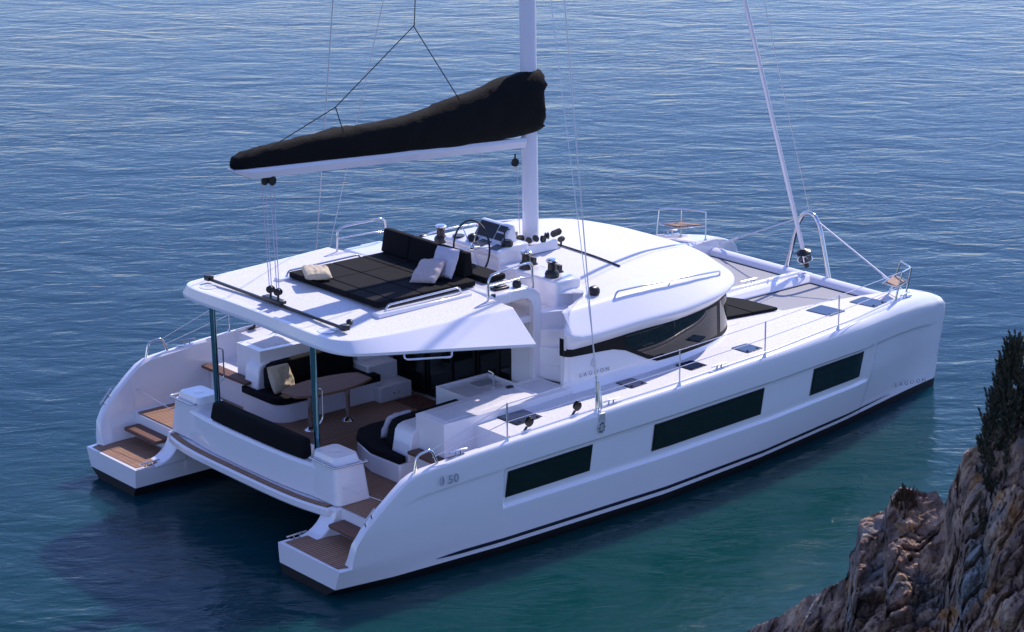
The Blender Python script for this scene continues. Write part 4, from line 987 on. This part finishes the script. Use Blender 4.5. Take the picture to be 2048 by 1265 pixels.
# dining table
tb = bpy.data.objects.new('dining_table', None); COL.objects.link(tb); tb.location = (3.1, .9, .906)
tag(tb, 'brown wooden boat shaped table on two steel pedestals in the cockpit', 'table')
bm = bm_(); pl = []
n = 40
for k in range(17): t = -1+k/8; pl.append((.80*t, -.41+.19*t*t*abs(t)**.4))
for k in range(17): t = 1-k/8; pl.append((.80*t, .40-.20*t*t*abs(t)**.4))
prism(bm, pl, .665, .71); finish('table_top', bm, WOOD, tb, 40, .02, 3)
for x in (-.40, .38):
    bm = bm_(); lathe(bm, [(.11, 0), (.10, .02), (.045, .06), (.04, .66)], (x, -.06, 0), 20); finish('table_leg', bm, CHROME, tb, 40)

# pillows
def pillow(name, loc, rot, w, d, t, m, label, seed):
    bm = bm_(); N = 22; V = {}
    for sgn in (1, -1):
        for i in range(N+1):
            for j in range(N+1):
                u, v = i/N*2-1, j/N*2-1
                if sgn < 0 and (i in (0, N) or j in (0, N)): V[(sgn, i, j)] = V[(1, i, j)]; continue
                th = ((1-u**4)*(1-v**4))**.45
                pin = 1-.09*(1-v*v)*(u*u)
                pin2 = 1-.09*(1-u*u)*(v*v)
                wr = noise.noise(Vector((u*3+seed, v*1.3, sgn)))*.028+noise.noise(Vector((u*1.5, v*4.5+seed, sgn*2)))*.02
                V[(sgn, i, j)] = bm.verts.new((u*w/2*pin2, v*d/2*pin, sgn*(t/2*th)+wr*th))
    for sgn in (1, -1):
        for i in range(N):
            for j in range(N):
                q = [V[(sgn, i, j)], V[(sgn, i+1, j)], V[(sgn, i+1, j+1)], V[(sgn, i, j+1)]]
                bm.faces.new(q if sgn > 0 else q[::-1])
    o = finish(name, bm, m, None, 70); o.location = loc; o.rotation_euler = rot
    return tag(o, label, 'pillow', 'loose pillows on the black seat cushions')
pillow('pillow', (2.63, .42, 3.76), (R(4), R(-3), R(62)), .54, .45, .16, LINEN_B, 'beige pillow lying flat on the aft corner of the roof sun pad', 1)
pillow('pillow', (3.90, -.92, 3.83), (R(-6), R(-32), R(25)), .52, .48, .15, LINEN_P, 'pink pillow lying on the roof sun pad in front of a lilac one', 5)
pillow('pillow', (4.22, -.95, 3.93), (R(0), R(-62), R(12)), .50, .48, .14, LINEN_L, 'lilac pillow leaning on the black roof backrest behind a pink one', 9)
pillow('pillow', (2.76, 1.76, 1.58), (R(64), R(4), R(10)), .50, .48, .17, LINEN_B, 'beige pillow propped in the settee corner behind the wooden table', 14)
pillow('pillow', (2.80, -1.42, 1.58), (R(-64), R(0), R(4)), .50, .46, .15, LINEN_L, 'pale pillow leaning on the black lounge back near the stern', 21)

# ================================================================== CLIFF
cr = [(-6.0, -15.9, 3.9), (-6.05, -16.6, 5.0), (-6.08, -17.31, 5.8), (-6.14, -17.81, 6.14), (-6.21, -18.3, 6.47), (-6.29, -18.78, 6.85), (-6.26, -19.0, 7.02), (-6.34, -19.14, 7.40), (-6.30, -19.17, 7.55), (-6.15, -19.27, 7.62), (-6.24, -19.36, 7.78),
      (-6.19, -19.42, 7.86), (-6.10, -19.55, 7.84), (-6.07, -19.68, 7.88), (-6.18, -19.83, 7.84), (-6.26, -19.96, 8.05), (-6.38, -20.14, 8.32), (-6.33, -20.24, 8.46), (-6.36, -20.4, 8.6), (-6.42, -20.7, 8.74), (-6.5, -21.1, 9.0), (-6.6, -22.0, 9.3), (-6.8, -24, 9.6), (-7.0, -27, 9.2)]
acc = [0]
for a, b in zip(cr, cr[1:]): acc.append(acc[-1]+(Vector(b)-Vector(a)).length)
def crest(t):
    for i in range(len(cr)-1):
        if t <= acc[i+1]:
            k = (t-acc[i])/(acc[i+1]-acc[i]); return Vector(cr[i]).lerp(Vector(cr[i+1]), k)
    return Vector(cr[-1])
def rid(p, sc): return 1-abs(noise.noise(p*sc))*2
nh = Vector((-.75, -.66, 0))
def cliff_pt(t, v):
    """v>0: metres down the near face, v<0: metres down the far face"""
    c = crest(t)
    if v >= 0:
        va, vb = min(v, 2.6), max(0, v-2.6); p = c+nh*(va*.87+vb*.5)+Vector((0, 0, -va*.50-vb*.87))
    else: p = c-nh*(-v*.40)+Vector((0, 0, v*.9))
    q = Vector((p.x, p.y, p.z))
    amp = min(1, .28+abs(v)*.9)
    # beds dipping down to the left: stretch the blocks along the dip
    dip = Vector((-.62, .55, -.56)).normalized(); al = q.dot(dip)
    def blocks(sc, st, seed):
        w = q+Vector((noise.noise(q*2.1), noise.noise(q*2.1+Vector((9, 0, 0))), noise.noise(q*2.1+Vector((0, 9, 0)))))*.12
        r = (w-dip*w.dot(dip)*(1-1/st))*sc+Vector((seed, seed*2, seed*3))
        ds, ps = noise.voronoi(r)
        c0 = ps[0]; crack = max(0, 1-(ds[1]-ds[0])/.16)
        tilt = (r-c0).dot(Vector((noise.noise(c0*3.7), noise.noise(c0*5.1+Vector((4, 4, 4))), noise.noise(c0*4.3))))
        return noise.noise(c0*9.3)+tilt*1.1, crack
    b1, k1 = blocks(1.5, 2.6, 1); b2, k2 = blocks(4.2, 2.4, 5); b3, k3 = blocks(11, 2.2, 8)
    d = b1*.20-k1*.10+b2*.17-k2*.085+b3*.085-k3*.045+noise.noise(q*26)*.028+noise.noise(q*55)*.014+.05
    dirn = (nh*.8+Vector((0, 0, .75))).normalized()
    return p+dirn*d*amp+Vector((noise.noise(q*6), noise.noise(q*6+Vector((5, 5, 5))), noise.noise(q*7)))*.03
ts = []
t = 0.0
while t < acc[-1]:
    z_ = crest(t); ts.append(t); t += .016 if 1.0 < t < acc[20] else .22
vs = [-10.5, -7, -4, -2.4, -1.5, -1.0, -.7, -.5, -.36, -.26, -.18, -.12, -.07, -.035]+[0]
v = 0.0
while v < 2.2: v += .016; vs.append(v)
while v < 12: v += .35; vs.append(v)
bm = bm_()
G = [[bm.verts.new(cliff_pt(t, v)) for v in vs] for t in ts]
for i in range(len(ts)-1):
    for j in range(len(vs)-1): bm.faces.new((G[i][j], G[i+1][j], G[i+1][j+1], G[i][j+1]))
o = finish('cliff', bm, ROCK, None, 0); o['kind'] = 'structure'; o['label'] = 'craggy brown and grey rock headland'

# ---- shrubs on the cliff
def leaf_mat(name, a, b, c):
    m = bpy.data.materials.new(name); m.use_nodes = True; nt = m.node_tree; p = nt.nodes['Principled BSDF']; L = nt.links.new
    g = nt.nodes.new('ShaderNodeNewGeometry'); r = nt.nodes.new('ShaderNodeValToRGB'); e = r.color_ramp.elements
    e[0].color = (*a, 1); e[1].color = (*c, 1); k = e.new(.5); k.color = (*b, 1)
    L(g.outputs['Random Per Island'], r.inputs[0]); L(r.outputs[0], p.inputs['Base Color']); p.inputs['Roughness'].default_value = .7
    return m
DKLEAF = leaf_mat('juniper_leaf', (.012, .020, .014), (.026, .036, .02), (.10, .07, .035))
REDLEAF = leaf_mat('tuft_leaf', (.03, .025, .012), (.06, .035, .018), (.11, .05, .02))
DRYLEAF = leaf_mat('dry_grass', (.30, .20, .10), (.42, .29, .15), (.5, .36, .2))
BARK = mat('bark', (.06, .04, .03), .9)
def sprig(bm, p, d, ln, w, twist):
    d = d.normalized(); s = d.orthogonal().normalized(); s = Matrix.Rotation(twist, 3, d) @ s
    q = p+d*ln; m = p+d*ln*.5
    v = [bm.verts.new(p-s*w*.35), bm.verts.new(m-s*w), bm.verts.new(q), bm.verts.new(m+s*w), bm.verts.new(p+s*w*.35)]
    bm.faces.new(v)
def bush(name, base, h, prof, nb, ln, w, m, label, cat, spread=.25, trunk=True, lean=(0, 0)):
    e = bpy.data.objects.new(name, None); COL.objects.link(e); e.location = base; tag(e, label, cat)
    bm = bm_(); rnd = random.Random(len(label))
    for b in range(nb):
        t = rnd.random()**.85; r = prof(t)*sqrt(rnd.random()*.95+.05); a = rnd.random()*2*pi
        c = Vector((r*cos(a)+lean[0]*t, r*sin(a)+lean[1]*t, t*h))
        out = Vector((cos(a)*spread+rnd.gauss(0, .12), sin(a)*spread+rnd.gauss(0, .12), 1)).normalized()
        u_ = out.orthogonal().normalized(); tw = ln*(.7+rnd.random()*.8)
        for k in range(26):
            f = k/26; al = k*2.4; side = (Matrix.Rotation(al, 3, out) @ u_)
            sprig(bm, c+out*(tw*f-.3*tw), out+side*(.55*(1-f)+.15), ln*.30*(1.15-.6*f), w, al)
    finish('crown', bm, m, e, 0, recalc=False)
    if trunk:
        bm = bm_(); tube(bm, [(0, 0, -.15), (.02+lean[0]*.3, .01, h*.3), (lean[0]*.8, lean[1]*.8, h*.8)], .05, 8, r1=.012)
        for k in range(6):
            a = k*1.1; z = h*(.15+.1*k); tube(bm, [(lean[0]*z/h, lean[1]*z/h, z), (prof(z/h)*.7*cos(a), prof(z/h)*.7*sin(a), z+.22)], .018, 6, r1=.006)
        finish('trunk', bm, BARK, e, 40)
    return e
bush('juniper_tree', (-6.42, -20.62, 8.0), 1.18, lambda t: itp(t, [(0, .16), (.25, .24), (.5, .21), (.75, .14), (.9, .08), (1, .02)]), 300, .17, .0075, DKLEAF, 'tall dark green juniper with ragged upright sprays on the cliff top', 'tree', lean=(.0, .08))
bush('low_juniper', (-6.60, -20.70, 7.80), .42, lambda t: itp(t, [(0, .14), (.4, .22), (.8, .16), (1, .06)]), 150, .17, .0075, DKLEAF, 'low dark green bush on the cliff face beneath the tall juniper', 'bush')
bush('rust_shrub', (-6.24, -19.52, 7.66), .20, lambda t: itp(t, [(0, .07), (.5, .10), (1, .05)]), 70, .07, .004, REDLEAF, 'small rusty green shrub in a notch of the cliff crest', 'shrub', trunk=False)
bush('dry_grass_tuft', (-6.34, -19.66, 7.58), .09, lambda t: itp(t, [(0, .06), (1, .09)]), 22, .10, .003, DRYLEAF, 'straw coloured grass tuft on the cliff below the rusty shrub', 'grass tuft', .8, trunk=False)
